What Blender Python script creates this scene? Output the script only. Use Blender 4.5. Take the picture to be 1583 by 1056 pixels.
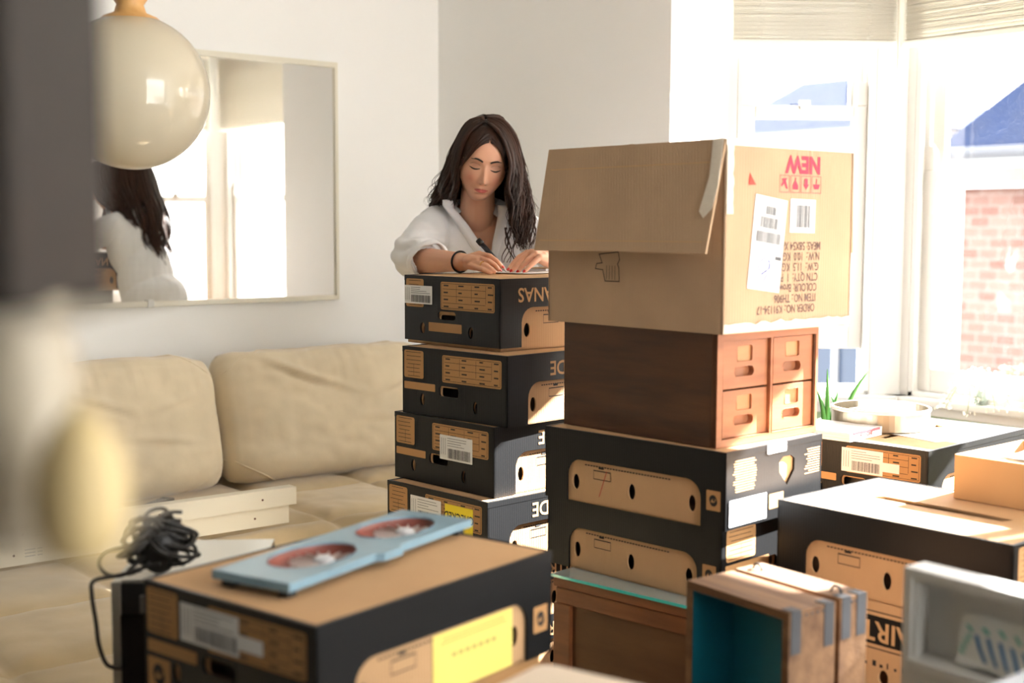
import bpy, bmesh, math, random
from math import sin, cos, pi, radians as R, sqrt, exp, atan2
from mathutils import Vector, Matrix, noise, Euler
random.seed(7)
SC = bpy.context.scene
COL = SC.collection
for _o in list(bpy.data.objects): bpy.data.objects.remove(_o, do_unlink=True)

# ------------------------------------------------------------------ camera
F_PX, PITCH, ROLL, CAM_H = 2000.0, R(5.035), 0.00303, 1.3585
HEAD = R(51.0)                      # heading: world +Y turned by 51 degrees
S51, C51 = sin(HEAD), cos(HEAD)
CAM = Vector((4.65, -3.348, CAM_H))
_right = Vector((C51, S51, 0)); _fwdh = Vector((-S51, C51, 0)); _up = Vector((0, 0, 1))
_fwd = _fwdh*cos(PITCH) - _up*sin(PITCH); _upc = _up*cos(PITCH) + _fwdh*sin(PITCH)
_r2 = _right*cos(ROLL) + _upc*sin(ROLL); _u2 = _upc*cos(ROLL) - _right*sin(ROLL)
cd = bpy.data.cameras.new('camera'); cam = bpy.data.objects.new('camera', cd); COL.objects.link(cam)
cd.sensor_width = 36.0; cd.lens = F_PX/1583*36; cd.clip_start = 0.02; cd.clip_end = 200
M_ = Matrix((_r2, _u2, -_fwd)).transposed().to_4x4(); M_.translation = CAM
cam.matrix_world = M_
cd.dof.use_dof = True; cd.dof.focus_distance = 3.55; cd.dof.aperture_fstop = 2.3
SC.camera = cam

# ------------------------------------------------------------------ world, sun, exposure
w = bpy.data.worlds.new('sky'); SC.world = w; w.use_nodes = True
nt = w.node_tree; bg = nt.nodes['Background']
sky = nt.nodes.new('ShaderNodeTexSky'); sky.sky_type = 'NISHITA'; sky.sun_disc = False
sky.sun_elevation = R(29); sky.sun_rotation = R(9); sky.dust_density = 4.0; sky.air_density = 1.0
hz = nt.nodes.new('ShaderNodeMixRGB'); hz.inputs['Fac'].default_value = 0.62   # thin bright haze all over the sky
hz.inputs['Color2'].default_value = (8.95, 8.8, 8.5, 1)
nt.links.new(sky.outputs[0], hz.inputs['Color1']); nt.links.new(hz.outputs[0], bg.inputs['Color'])
bg.inputs['Strength'].default_value = 0.62
SUN_AZ, SUN_EL = R(80.0), R(29)       # where the sun stands (angle from world +X, elevation)
sd = bpy.data.lights.new('sun', 'SUN'); sun = bpy.data.objects.new('sun', sd); COL.objects.link(sun)
sd.energy = 42.0; sd.angle = R(0.6); sd.color = (1.0, 0.985, 0.96)
sun.rotation_euler = Vector((cos(SUN_AZ)*cos(SUN_EL), sin(SUN_AZ)*cos(SUN_EL), sin(SUN_EL))).to_track_quat('Z', 'Y').to_euler()
sun.location = (3, 8, 6)
vs = SC.view_settings
vs.view_transform = 'Standard'; vs.look = 'None'; vs.gamma = 1.0; vs.use_curve_mapping = False; vs.exposure = 1.2

# ------------------------------------------------------------------ pixel -> place helpers
def ray(px, py):
    x, y = px-791.5, py-528.0
    u = x*cos(ROLL)+y*sin(ROLL); v = -x*sin(ROLL)+y*cos(ROLL)
    d = F_PX*cos(PITCH)-v*sin(PITCH); z = -v*cos(PITCH)-F_PX*sin(PITCH)
    return (_right*u + _fwdh*d + _up*z)/F_PX
def at(px, py, d):                   # a pixel at a known distance along the floor
    r = ray(px, py); return CAM + r*(d/r.dot(_fwdh))
def on(px, py, axis, val):           # a pixel on a wall / floor / table plane
    r = ray(px, py); return CAM + r*((val-CAM[axis])/r[axis])
def cw(lat, dep, zrel=0):            # camera-side floor coordinates -> world
    return CAM + _right*lat + _fwdh*dep + _up*zrel

# ------------------------------------------------------------------ materials
MATS = {}
def srgb(c):
    return tuple(((x/255)/12.92 if x/255 <= .04045 else ((x/255+.055)/1.055)**2.4) for x in c)
def mat(name, rgb, rough=.6, metal=0, spec=.5, var=0.0, vscale=8, bump=0.0, bscale=40, stretch=(1,1,1), rgb2=None, detail=4, coat=0, wave=None, sheen=0, sss=0, trans=0, alpha=None):
    if name in MATS: return MATS[name]
    m = bpy.data.materials.new(name); m.use_nodes = True; t = m.node_tree; b = t.nodes['Principled BSDF']
    c = srgb(rgb)
    b.inputs['Base Color'].default_value = (*c, 1); b.inputs['Roughness'].default_value = rough
    b.inputs['Metallic'].default_value = metal; b.inputs['Specular IOR Level'].default_value = spec
    if coat: b.inputs['Coat Weight'].default_value = coat; b.inputs['Coat Roughness'].default_value = .06
    if sheen: b.inputs['Sheen Weight'].default_value = sheen
    if sss:
        b.inputs['Subsurface Weight'].default_value = sss; b.inputs['Subsurface Radius'].default_value = (.012, .005, .003); b.inputs['Subsurface Scale'].default_value = .6
    if trans: b.inputs['Transmission Weight'].default_value = trans
    tc = t.nodes.new('ShaderNodeTexCoord'); mp = t.nodes.new('ShaderNodeMapping'); mp.inputs['Scale'].default_value = stretch
    t.links.new(tc.outputs['Object'], mp.inputs['Vector'])
    if var or rgb2:
        n = t.nodes.new('ShaderNodeTexNoise'); n.inputs['Scale'].default_value = vscale; n.inputs['Detail'].default_value = detail
        t.links.new(mp.outputs[0], n.inputs['Vector'])
        cr = t.nodes.new('ShaderNodeValToRGB'); cr.color_ramp.elements[0].position = .3; cr.color_ramp.elements[1].position = .72
        c2 = srgb(rgb2) if rgb2 else tuple(min(1, x*(1+var)) for x in c)
        c1 = c if rgb2 else tuple(x*(1-var) for x in c)
        cr.color_ramp.elements[0].color = (*c1, 1); cr.color_ramp.elements[1].color = (*c2, 1)
        t.links.new(n.outputs['Fac'], cr.inputs[0]); t.links.new(cr.outputs[0], b.inputs['Base Color'])
    hs = []
    if bump:
        n2 = t.nodes.new('ShaderNodeTexNoise'); n2.inputs['Scale'].default_value = bscale; n2.inputs['Detail'].default_value = 5
        t.links.new(mp.outputs[0], n2.inputs['Vector']); hs.append((n2.outputs['Fac'], bump))
    if wave:                         # corrugation ribs: (scale, strength)
        wv = t.nodes.new('ShaderNodeTexWave'); wv.wave_type = 'BANDS'; wv.bands_direction = 'DIAGONAL'; wv.inputs['Scale'].default_value = wave[0]; wv.inputs['Distortion'].default_value = .6
        m2 = t.nodes.new('ShaderNodeMapping'); m2.inputs['Scale'].default_value = (1, 1, 0)
        t.links.new(tc.outputs['Object'], m2.inputs['Vector']); t.links.new(m2.outputs[0], wv.inputs['Vector']); hs.append((wv.outputs['Fac'], wave[1]))
    prev = None
    for h, st in hs:
        bn = t.nodes.new('ShaderNodeBump'); bn.inputs['Strength'].default_value = st; bn.inputs['Distance'].default_value = .004
        t.links.new(h, bn.inputs['Height'])
        if prev: t.links.new(prev.outputs[0], bn.inputs['Normal'])
        prev = bn
    if prev: t.links.new(prev.outputs[0], b.inputs['Normal'])
    MATS[name] = m; return m
def wood(name, a, b_, scale=3.0, axis=(1, 12, 12), rough=.45, bump=.12, coat=0):
    return mat(name, a, rough=rough, rgb2=b_, vscale=scale, stretch=axis, detail=8, bump=bump, bscale=14, coat=coat)

# ------------------------------------------------------------------ mesh helpers
def rrect(x0, y0, x1, y1, r, n=5):
    r = min(r, abs(x1-x0)/2-1e-5, abs(y1-y0)/2-1e-5); P = []
    for cx, cy, a in ((x1-r, y1-r, 0), (x0+r, y1-r, 90), (x0+r, y0+r, 180), (x1-r, y0+r, 270)):
        for i in range(n+1):
            t = R(a+90*i/n); P.append((cx+r*cos(t), cy+r*sin(t)))
    return P
def rect(x0, y0, x1, y1): return [(x0, y0), (x1, y0), (x1, y1), (x0, y1)]
def ell(cx, cy, rx, ry, n=18): return [(cx+rx*cos(2*pi*i/n), cy+ry*sin(2*pi*i/n)) for i in range(n)]
class MB:
    def __init__(s): s.v = []; s.f = []
    def box(s, x0, y0, z0, x1, y1, z1, M=None):
        k = len(s.v); P = [Vector(p) for p in ((x0,y0,z0),(x1,y0,z0),(x1,y1,z0),(x0,y1,z0),(x0,y0,z1),(x1,y0,z1),(x1,y1,z1),(x0,y1,z1))]
        s.v += [M @ p if M else p for p in P]
        s.f += [tuple(k+i for i in q) for q in ((3,2,1,0),(4,5,6,7),(0,1,5,4),(1,2,6,5),(2,3,7,6),(3,0,4,7))]; return s
    def quad(s, *P):
        k = len(s.v); s.v += [Vector(p) for p in P]; s.f.append(tuple(range(k, k+len(P)))); return s
    def prism(s, outline, holes, o, U, V, N, th):
        o, U, V, N = Vector(o), Vector(U), Vector(V), Vector(N)
        bm = bmesh.new(); es = []; loops = []
        for lp in [outline]+list(holes):
            vs_ = [bm.verts.new((x, y, 0)) for x, y in lp]
            es += [bm.edges.new((vs_[i], vs_[(i+1) % len(vs_)])) for i in range(len(vs_))]; loops.append(lp)
        bmesh.ops.triangle_fill(bm, edges=es, use_beauty=True, use_dissolve=False)
        bm.verts.index_update(); k = len(s.v)
        for v in bm.verts: s.v.append(o+U*v.co.x+V*v.co.y)
        for f in bm.faces: s.f.append(tuple(k+v.index for v in f.verts))
        if th:
            k2 = len(s.v)
            for v in bm.verts: s.v.append(o+U*v.co.x+V*v.co.y-N*th)
            for f in bm.faces: s.f.append(tuple(k2+v.index for v in reversed(f.verts)))
            for e in bm.edges:
                if len(e.link_faces) == 1:
                    a, b = e.verts[0].index, e.verts[1].index; s.f.append((k+a, k+b, k2+b, k2+a))
        bm.free(); return s
    def tube(s, pts, rad, n=8, cap=True):
        pts = [Vector(p) for p in pts]; k = len(s.v); m = len(pts)
        rs = rad if isinstance(rad, (list, tuple)) else [rad]*m
        t0 = (pts[1]-pts[0]).normalized(); a = t0.orthogonal().normalized()
        for i, p in enumerate(pts):
            t = (pts[min(i+1, m-1)]-pts[max(i-1, 0)]).normalized()
            a = (a-t*a.dot(t)); a = a.normalized() if a.length > 1e-6 else t.orthogonal().normalized()
            b = t.cross(a)
            for j in range(n):
                th = 2*pi*j/n; s.v.append(p+(a*cos(th)+b*sin(th))*rs[i])
        for i in range(m-1):
            for j in range(n):
                s.f.append((k+i*n+j, k+i*n+(j+1) % n, k+(i+1)*n+(j+1) % n, k+(i+1)*n+j))
        if cap: s.f.append(tuple(k+j for j in reversed(range(n)))); s.f.append(tuple(k+(m-1)*n+j for j in range(n)))
        return s
    def lathe(s, prof, c=(0, 0, 0), n=32):
        k = len(s.v); c = Vector(c)
        for r_, z in prof:
            for j in range(n): s.v.append(c+Vector((r_*cos(2*pi*j/n), r_*sin(2*pi*j/n), z)))
        for i in range(len(prof)-1):
            for j in range(n): s.f.append((k+i*n+j, k+i*n+(j+1) % n, k+(i+1)*n+(j+1) % n, k+(i+1)*n+j))
        return s
    def ellipsoid(s, c, rad, M=None, nu=20, nv=12):
        k = len(s.v); c = Vector(c)
        for i in range(nv+1):
            ph = pi*i/nv
            for j in range(nu):
                th = 2*pi*j/nu; p = Vector((rad[0]*sin(ph)*cos(th), rad[1]*sin(ph)*sin(th), rad[2]*cos(ph)))
                s.v.append(c+(M @ p if M else p))
        for i in range(nv):
            for j in range(nu): s.f.append((k+i*nu+j, k+(i+1)*nu+j, k+(i+1)*nu+(j+1) % nu, k+i*nu+(j+1) % nu))
        return s
    def grid(s, fn, nu, nv):
        k = len(s.v)
        for i in range(nu+1):
            for j in range(nv+1): s.v.append(Vector(fn(i/nu, j/nv)))
        for i in range(nu):
            for j in range(nv):
                a = k+i*(nv+1)+j; s.f.append((a, a+nv+1, a+nv+2, a+1))
        return s
    def mesh(s, name, m, smooth=False, bevel=0, weld=False):
        me = bpy.data.meshes.new(name); me.from_pydata([tuple(v) for v in s.v], [], s.f)
        bm = bmesh.new(); bm.from_mesh(me)
        if weld: bmesh.ops.remove_doubles(bm, verts=bm.verts, dist=1e-6)
        if bevel: bmesh.ops.bevel(bm, geom=[e for e in bm.edges if len(e.link_faces) == 2 and e.calc_face_angle() > .6], offset=bevel, segments=2, affect='EDGES', profile=.7)
        bmesh.ops.recalc_face_normals(bm, faces=bm.faces)
        bm.to_mesh(me); bm.free(); me.update()
        if smooth:
            for p in me.polygons: p.use_smooth = True
        if m: me.materials.append(m)
        return me
    def build(s, name, m, parent=None, **kw):
        o = bpy.data.objects.new(name, s.mesh(name, m, **kw)); COL.objects.link(o)
        if parent: o.parent = parent
        return o
def B(*a, **k): return MB().box(*a, **k)
def tag(o, label=None, cat=None, group=None, kind=None):
    if label: o['label'] = label
    if cat: o['category'] = cat
    if group: o['group'] = group
    if kind: o['kind'] = kind
    return o
def thing(name, label=None, cat=None, loc=(0, 0, 0), rz=0, group=None, kind=None):
    o = bpy.data.objects.new(name, None); COL.objects.link(o); o.location = loc; o.rotation_euler = (0, 0, rz)
    o.empty_display_size = .05
    return tag(o, label, cat, group, kind)
def struct(name, mb, m, **kw): return tag(mb.build(name, m, **kw), kind='structure')
def text_tris(body, size, bold=0.0, sx=1.0):
    """lettering as flat triangles: list of verts (x right, y up, centred) and faces"""
    cu = bpy.data.curves.new('t', 'FONT'); cu.body = body; cu.size = size; cu.align_x = 'CENTER'; cu.align_y = 'CENTER'; cu.offset = bold; cu.resolution_u = 3
    ob = bpy.data.objects.new('t', cu); COL.objects.link(ob)
    bpy.context.view_layer.update()
    me = bpy.data.meshes.new_from_object(ob.evaluated_get(bpy.context.evaluated_depsgraph_get()))
    vs_ = [(v.co.x*sx, v.co.y) for v in me.vertices]; fs = [tuple(p.vertices) for p in me.polygons]
    bpy.data.objects.remove(ob); bpy.data.curves.remove(cu); bpy.data.meshes.remove(me)
    return vs_, fs
def add_text(mb, body, size, o, U, V, bold=0, sx=1, rot=0):
    """o centre, U right, V up on the surface"""
    o, U, V = Vector(o), Vector(U), Vector(V); vs_, fs = text_tris(body, size, bold, sx); k = len(mb.v)
    c, s_ = cos(rot), sin(rot)
    for x, y in vs_: mb.v.append(o+U*(x*c-y*s_)+V*(x*s_+y*c))
    mb.f += [tuple(k+i for i in f) for f in fs]; return mb
# ================================================================== the room
WALL = mat('wall_paint', (249, 248, 245), rough=.75, bump=.03, bscale=60)
WALLG = mat('sage_paint', (158, 180, 148), rough=.7)
WHITE = mat('white_gloss_paint', (200, 199, 195), rough=.35, bump=.02, bscale=30)
FLOOR = wood('floor_boards', (54, 40, 30), (72, 55, 42), scale=2, axis=(9, 1, 1), rough=.5)
CEIL = mat('ceiling_paint', (240, 238, 232), rough=.8)
HT, RX, RY = 2.95, 6.5, -6.2         # ceiling height, right wall, rear wall
BX0, BX1, BY, BC = 1.401, 4.153, .837, .302   # bay: opening, depth, reveal depth
BL, BR = 1.804, 3.75
struct('floor', MB().box(-.2, RY-.2, -.12, RX+.2, 0, 0).box(BX0, 0, -.12, BX1, BY, 0), FLOOR)
struct('ceiling', MB().box(-.2, RY-.2, HT, RX+.2, .2, HT+.12).box(BX0-.1, .2, HT, BX1+.1, BY+.15, HT+.12), CEIL)
struct('wall_left', B(-.2, RY-.2, 0, 0, .2, HT), WALL)
struct('wall_back', MB().box(0, 0, 0, BX0, BC, HT).box(BX1, 0, 0, RX+.2, BC, HT), WALL)
# the right and rear walls of the room, behind the photographer, unseen; the right one has an opening added for fill light
def wall_with_hole(name, o, U, Ln, th, N, holes):
    mb = MB().prism(rect(0, 0, Ln, HT), [rect(*h) for h in holes], o, U, (0, 0, 1), N, th)
    return struct(name, mb, WALL if name == 'wall_right' else mat('sage_grey_paint', (84, 88, 84), rough=.8))  # rear wall colour kept dark to cut fill on the cartons
wall_with_hole('wall_right', (RX, RY, 0), (0, 1, 0), -RY, -.2, (-1, 0, 0), [(3.9, .08, 6.08, 2.88)])
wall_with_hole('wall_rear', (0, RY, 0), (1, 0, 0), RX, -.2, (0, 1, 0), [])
bb = MB()
for a, b in ((RY, 0),): bb.box(0, a, 0, .016, b, .12)
struct('baseboard_left', bb, WHITE)
struct('baseboard_back', B(.016, -.016, 0, BX0, 0, .12), WHITE)

# ---- glass with street dust
def glass_mat():
    m = bpy.data.materials.new('dusty_window_glass'); m.use_nodes = True; t = m.node_tree; t.nodes.clear()
    out = t.nodes.new('ShaderNodeOutputMaterial'); tr = t.nodes.new('ShaderNodeBsdfTransparent'); gl = t.nodes.new('ShaderNodeBsdfGlossy'); gl.inputs['Roughness'].default_value = .02
    du = t.nodes.new('ShaderNodeBsdfTranslucent'); du.inputs['Color'].default_value = (.9, .9, .88, 1)
    tc = t.nodes.new('ShaderNodeTexCoord')
    n1 = t.nodes.new('ShaderNodeTexNoise'); n1.inputs['Scale'].default_value = 190; n1.inputs['Detail'].default_value = 2
    n2 = t.nodes.new('ShaderNodeTexNoise'); n2.inputs['Scale'].default_value = 5; n2.inputs['Detail'].default_value = 3
    for n in (n1, n2): t.links.new(tc.outputs['Object'], n.inputs['Vector'])
    r1 = t.nodes.new('ShaderNodeMapRange'); r1.inputs[1].default_value = .60; r1.inputs[2].default_value = .78; r1.inputs[3].default_value = .0; r1.inputs[4].default_value = .022
    r2 = t.nodes.new('ShaderNodeMapRange'); r2.inputs[1].default_value = .25; r2.inputs[2].default_value = .8; r2.inputs[3].default_value = .0004; r2.inputs[4].default_value = .0025
    t.links.new(n1.outputs['Fac'], r1.inputs[0]); t.links.new(n2.outputs['Fac'], r2.inputs[0])
    mu = t.nodes.new('ShaderNodeMath'); mu.operation = 'ADD'; t.links.new(r1.outputs[0], mu.inputs[0]); t.links.new(r2.outputs[0], mu.inputs[1])
    m1 = t.nodes.new('ShaderNodeMixShader'); m1.inputs[0].default_value = .04; t.links.new(tr.outputs[0], m1.inputs[1]); t.links.new(gl.outputs[0], m1.inputs[2])
    m2 = t.nodes.new('ShaderNodeMixShader'); t.links.new(mu.outputs[0], m2.inputs[0]); t.links.new(m1.outputs[0], m2.inputs[1]); t.links.new(du.outputs[0], m2.inputs[2])
    t.links.new(m2.outputs[0], out.inputs['Surface']); return m
GLASS = glass_mat()
SILL, HEADZ = .7435, 2.563
def bay_side(n, P0, P1, s0, s1, meet, lower_bottom, meet2=None):
    """one sash window of the bay, P0 -> P1 left to right from inside"""
    P0, P1 = Vector((*P0, 0)), Vector((*P1, 0)); U = (P1-P0).normalized(); Ln = (P1-P0).length; N = Vector((U.y, -U.x, 0))  # N: into the room
    M = Matrix((U, -N, Vector((0, 0, 1)))).transposed().to_4x4(); M.translation = P0    # local x along, y outward, z up
    T = .16
    w_ = MB().box(-.03, 0, 0, Ln+.03, T, SILL-.035, M)
    struct('wall_bay_%d' % n, w_, WALLG)
    h_ = MB().box(-.03, 0, HEADZ, Ln+.03, T, HT, M); struct('wall_bay_%d' % (n+3), h_, WALL)
    win = thing('window_%d' % n, kind='structure')
    win.matrix_world = M
    fr = MB()
    fr.box(-.02, -.0, SILL-.03, s0, T, HEADZ).box(s1, 0, SILL-.03, Ln+.02, T, HEADZ).box(s0, 0, HEADZ-.03, s1, T, HEADZ)
    fr.box(s0, .0, SILL-.03, s0+.022, .03, HEADZ-.03).box(s1-.022, .0, SILL-.03, s1, .03, HEADZ-.03)       # staff beads
    fr.box(s0, .065, SILL-.03, s0+.02, .08, HEADZ-.03).box(s1-.02, .065, SILL-.03, s1, .08, HEADZ-.03)      # parting beads
    fr.box(s0, 0, SILL-.03, s1, T+.03, SILL+.012)
    fr.build('window_frame', WHITE, win, bevel=.004)
    MB().box(-.05, -.05, SILL-.035, Ln+.05, .01, SILL-.008).box(-.04, -.03, SILL-.07, Ln+.04, .0, SILL-.035).build('window_sill', WHITE, win, bevel=.006)
    st, rl = .052, .06
    def sash(nm, y0, y1, z0, z1, bot, top, horn):
        a, b = s0+.022, s1-.022
        f = MB().box(a, y0, z0, a+st, y1, z1).box(b-st, y0, z0, b, y1, z1).box(a+st, y0, z0, b-st, y1, z0+bot).box(a+st, y0, z1-top, b-st, y1, z1)
        if horn:
            for x0, x1 in ((a, a+st*.8), (b-st*.8, b)): f.prism([(0, 0), (y1-y0, 0), ((y1-y0)*.7, .07), (0, .09)] , [], (x0, y0, z1), (0, 1, 0), (0, 0, 1), (-1, 0, 0), x1-x0)
        o = f.build(nm, WHITE, win, bevel=.004)
        g = MB().box(a+st-.005, (y0+y1)/2-.002, z0+bot-.005, b-st+.005, (y0+y1)/2+.002, z1-top+.005).build('pane', GLASS, o)
        return o
    hgt = (HEADZ-.03)-(SILL+.012)
    mu = meet2 or meet
    sash('upper_sash', .08, .115, mu-.045, HEADZ-.03, .045, .05, False)
    lo = sash('lower_sash', .03, .065, lower_bottom, meet, .085, .045, True)
    MB().box((s0+s1)/2-.02, .02, meet-.012, (s0+s1)/2+.02, .04, meet+.02).build('sash_catch', mat('steel', (190, 190, 185), rough=.3, metal=1), win, bevel=.003)
    return win, M, Ln
win1, MW1, LN1 = bay_side(1, (BX0, BC), (BL, BY), .035, .552, 1.813, SILL+.163)
win2, MW2, LN2 = bay_side(2, (BL, BY), (BR, BY), .035, BR-BL-.035, 1.572, SILL+.012)
win3, MW3, LN3 = bay_side(3, (BR, BY), (BX1, BC), .08, .62, 1.572, SILL+.012)
# ---- venetian blinds, pulled up
SLAT = mat('blind_slat_cream', (232, 228, 215), rough=.5)
CORD = mat('blind_cord', (225, 222, 212), rough=.8)
def blind(M, x0, x1, zb, label, tilt=0.0):
    t = thing('venetian_blind', label, 'blind'); t.matrix_world = M @ Matrix.Translation((0, -.055, zb))
    L_ = x1-x0
    def zt(x): return tilt*(x-x0)
    def slat(z, h, nm, y0=-.022, y1=.022, dz=0):
        mb = MB(); k = 0
        mb.v += [Vector(p) for p in ((x0, y0, z+zt(x0)), (x1, y0, z+zt(x1)), (x1, y1, z+zt(x1)+dz), (x0, y1, z+zt(x0)+dz), (x0, y0, z+h+zt(x0)), (x1, y0, z+h+zt(x1)), (x1, y1, z+h+zt(x1)+dz), (x0, y1, z+h+zt(x0)+dz))]
        mb.f += [(3,2,1,0),(4,5,6,7),(0,1,5,4),(1,2,6,5),(2,3,7,6),(3,0,4,7)]
        mb.build(nm, SLAT, t)
    slat(0, .016, 'bottom_rail', -.026, .026)
    z = .0175; i = 0
    while z < HEADZ-zb-.06:
        gap = .0068
        slat(z, .0026, 'slat', dz=random.uniform(-.0012, .0012)); z += gap; i += 1
    B(x0, -.03, HEADZ-zb-.05, x1, .03, HEADZ-zb-.004).build('head_rail', SLAT, t)
    for fx in (.17, .83):
        xx = x0+L_*fx; mb = MB(); pts = []
        for q in range(46):
            pts.append((xx+.012*sin(q*2.1)+.006*sin(q*5.3), -.028+.004*sin(q*1.7), .012+q*.0062))
        mb.tube(pts, .0011, 5).build('ladder_cord', CORD, t)
    return t
b1 = blind(MW1, .0, .60, 2.019, 'raised cream venetian blind on the narrow slanting bay window', -.0)
b2 = blind(MW2, .025, LN2-.06, 2.018, 'raised cream venetian blind on the wide front bay window', -.0)
b3 = blind(MW3, .09, LN3-.01, 2.02, 'raised cream venetian blind on the far slanting bay window')
MB().tube([(.587, -.075, HEADZ-.05-2.019), (.582, -.08, -.24), (.578, -.08, -.72)], .006, 8).build('tilt_wand', mat('clear_wand', (222, 218, 205), rough=.25), b1, smooth=True)

# ------------------------------------------------------------------ outside
SLATE = mat('slate_tiles', (20, 36, 66), rough=.8, spec=.1, var=.18, vscale=3, bump=.4, bscale=6)
BRICK = mat('weathered_brick', (84, 56, 50), rough=.85, spec=.1, rgb2=(116, 98, 94), vscale=3.5, bump=.3, bscale=12)
_t = BRICK.node_tree; _bk = _t.nodes.new('ShaderNodeTexBrick'); _bk.inputs['Scale'].default_value = 2.4; _bk.inputs['Color1'].default_value = (*srgb((104, 74, 66)), 1); _bk.inputs['Color2'].default_value = (*srgb((122, 94, 86)), 1); _bk.inputs['Mortar'].default_value = (*srgb((126, 108, 102)), 1); _bk.inputs['Mortar Size'].default_value = .02
_m3 = _t.nodes.new('ShaderNodeMapping'); _m3.inputs['Rotation'].default_value = (R(90), 0, 0); _tc = [n for n in _t.nodes if n.type == 'TEX_COORD'][0]
_t.links.new(_tc.outputs['Object'], _m3.inputs['Vector']); _t.links.new(_m3.outputs[0], _bk.inputs['Vector']); _t.links.new(_bk.outputs['Color'], _t.nodes['Principled BSDF'].inputs['Base Color'])
REND = mat('white_render', (190, 192, 195), rough=.85)
DARKGL = mat('dark_house_window', (46, 60, 80), rough=.1)
def house(label, x0, x1, y0, y1, zg, eave, ridge, wallm, fascia=.12, hipl=1.6, wins=()):
    t = thing('house', label, 'house', ((x0+x1)/2, (y0+y1)/2, zg))
    ox, oy = (x0+x1)/2, (y0+y1)/2; a, b, c, d = x0-ox, x1-ox, y0-oy, y1-oy; e, rg = eave-zg, ridge-zg
    wl = MB().prism(rect(a, 0, b, e), [rect(wx0-ox, wz0-zg, wx1-ox, wz1-zg) for wx0, wz0, wx1, wz1 in wins], (0, c, 0), (1, 0, 0), (0, 0, 1), (0, -1, 0), .25)
    wl.box(a, c+.25, 0, b, d, e); wl.build('wall', wallm, t)
    o = .25; mb = MB(); P = [(a-o, c-o, e), (b+o, c-o, e), (b+o, d+o, e), (a-o, d+o, e)]; r0, r1 = (a-o+hipl, 0, rg), (b+o-hipl, 0, rg)
    mb.quad(P[0], P[1], r1, r0).quad(P[1], P[2], r1).quad(P[2], P[3], r0, r1).quad(P[3], P[0], r0).quad(*reversed(P))
    mb.build('roof', SLATE, t)
    B(a-o, c-o-.04, e-fascia, b+o, c-o, e+.03).build('fascia', REND, t)
    MB().tube([(a-o, c-o-.1, e-.02), (b+o, c-o-.1, e-.02)], .06, 8).build('gutter', mat('gutter_grey', (70, 72, 78), rough=.5), t)
    for wx0, wz0, wx1, wz1 in wins:
        wf = MB().prism(rect(wx0-ox, wz0-zg, wx1-ox, wz1-zg), [rect(wx0-ox+.07, wz0-zg+.07, (wx0+wx1)/2-ox-.03, wz1-zg-.07), rect((wx0+wx1)/2-ox+.03, wz0-zg+.07, wx1-ox-.07, wz1-zg-.07)], (0, c+.1, 0), (1, 0, 0), (0, 0, 1), (0, -1, 0), .06).build('window', WHITE, t)
        B(wx0-ox, c+.17, wz0-zg, wx1-ox, c+.19, wz1-zg).build('pane', DARKGL, wf)
    return t
GZ = -3.0
p = on(1450, 150, 1, 8.0); q = on(1545, 72, 1, 8.0)
e0 = on(1435, 238, 1, 8.0)
house('brick house with blue slate hipped roof outside the wide window', e0.x+.25, e0.x+10, 8.25, 13.5, GZ, e0.z, e0.z+3.1, BRICK, fascia=.35, hipl=2.6, wins=[(e0.x+5.6, -1.6, e0.x+6.8, -.2), (e0.x+8, -1.6, e0.x+9.2, -.2)])
g0 = on(1150, 187, 1, 11.0)
g1 = on(1160, 137, 1, 12.1)
house('white rendered house with low slate roof outside the slanting window', g0.x-.6, g0.x+2.9, 11.25, 12.95, GZ, g0.z-.25, g1.z, REND, fascia=.2, hipl=1.0, wins=[(g0.x+.9, -1.6, g0.x+1.9, .2)])
struct('outside_ground', B(-25, 2.0, GZ-.1, 30, 40, GZ), mat('paving_outside', (92, 92, 92), rough=.9, var=.1))
# ================================================================== banana cartons
BLACK = mat('printed_black_card', (15, 16, 18), rough=.42, spec=.32, var=.12, vscale=5, bump=.06, bscale=25, wave=(95, .07))
TAN = mat('kraft_card', (200, 160, 116), rough=.8, var=.08, vscale=4, bump=.05, bscale=60, wave=(95, .16))
TANP = mat('kraft_card_print_gap', (186, 140, 90), rough=.75, var=.06, vscale=9)
INK = mat('black_ink', (36, 33, 30), rough=.7)
TANINK = mat('kraft_coloured_lettering', (206, 164, 116), rough=.75)
PAPER = mat('white_label_paper', (236, 236, 234), rough=.6)
YEL = mat('yellow_label_paper', (250, 226, 40), rough=.6)
YELP = mat('pale_yellow_label_paper', (244, 226, 120), rough=.6)
GINK = mat('grey_ink', (88, 88, 92), rough=.7)
RED = mat('red_pen', (190, 50, 40), rough=.6)
BW, BLn, BH = .39, .546, .1745
KS, KC = 1.03, .97                   # left stack stands a little further off, centre stack a little nearer
class Face:
    """one outer face of a carton; u runs left to right and v downward as seen from outside, in metres"""
    def __init__(s, o, U, N): s.o = Vector(o); s.U = Vector(U); s.N = Vector(N); s.D = Vector((0, 0, -1))
    def p(s, u, v, off=.0): return s.o+s.U*u+s.D*v+s.N*off
    def rects(s, mb, rs, off):
        for u0, v0, u1, v1 in rs: mb.quad(s.p(u0, v1, off), s.p(u1, v1, off), s.p(u1, v0, off), s.p(u0, v0, off))
        return mb
    def prism(s, mb, out, holes, off, th): return mb.prism(out, holes, s.p(0, 0, off), s.U, s.D, s.N, th)
    def text(s, mb, body, size, u, v, off, bold=0, sx=1, flip=False, rot=0):
        k = -1 if flip else 1; return add_text(mb, body, size, s.p(u, v, off), s.U*k, -s.D*k, bold, sx, rot)
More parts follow.
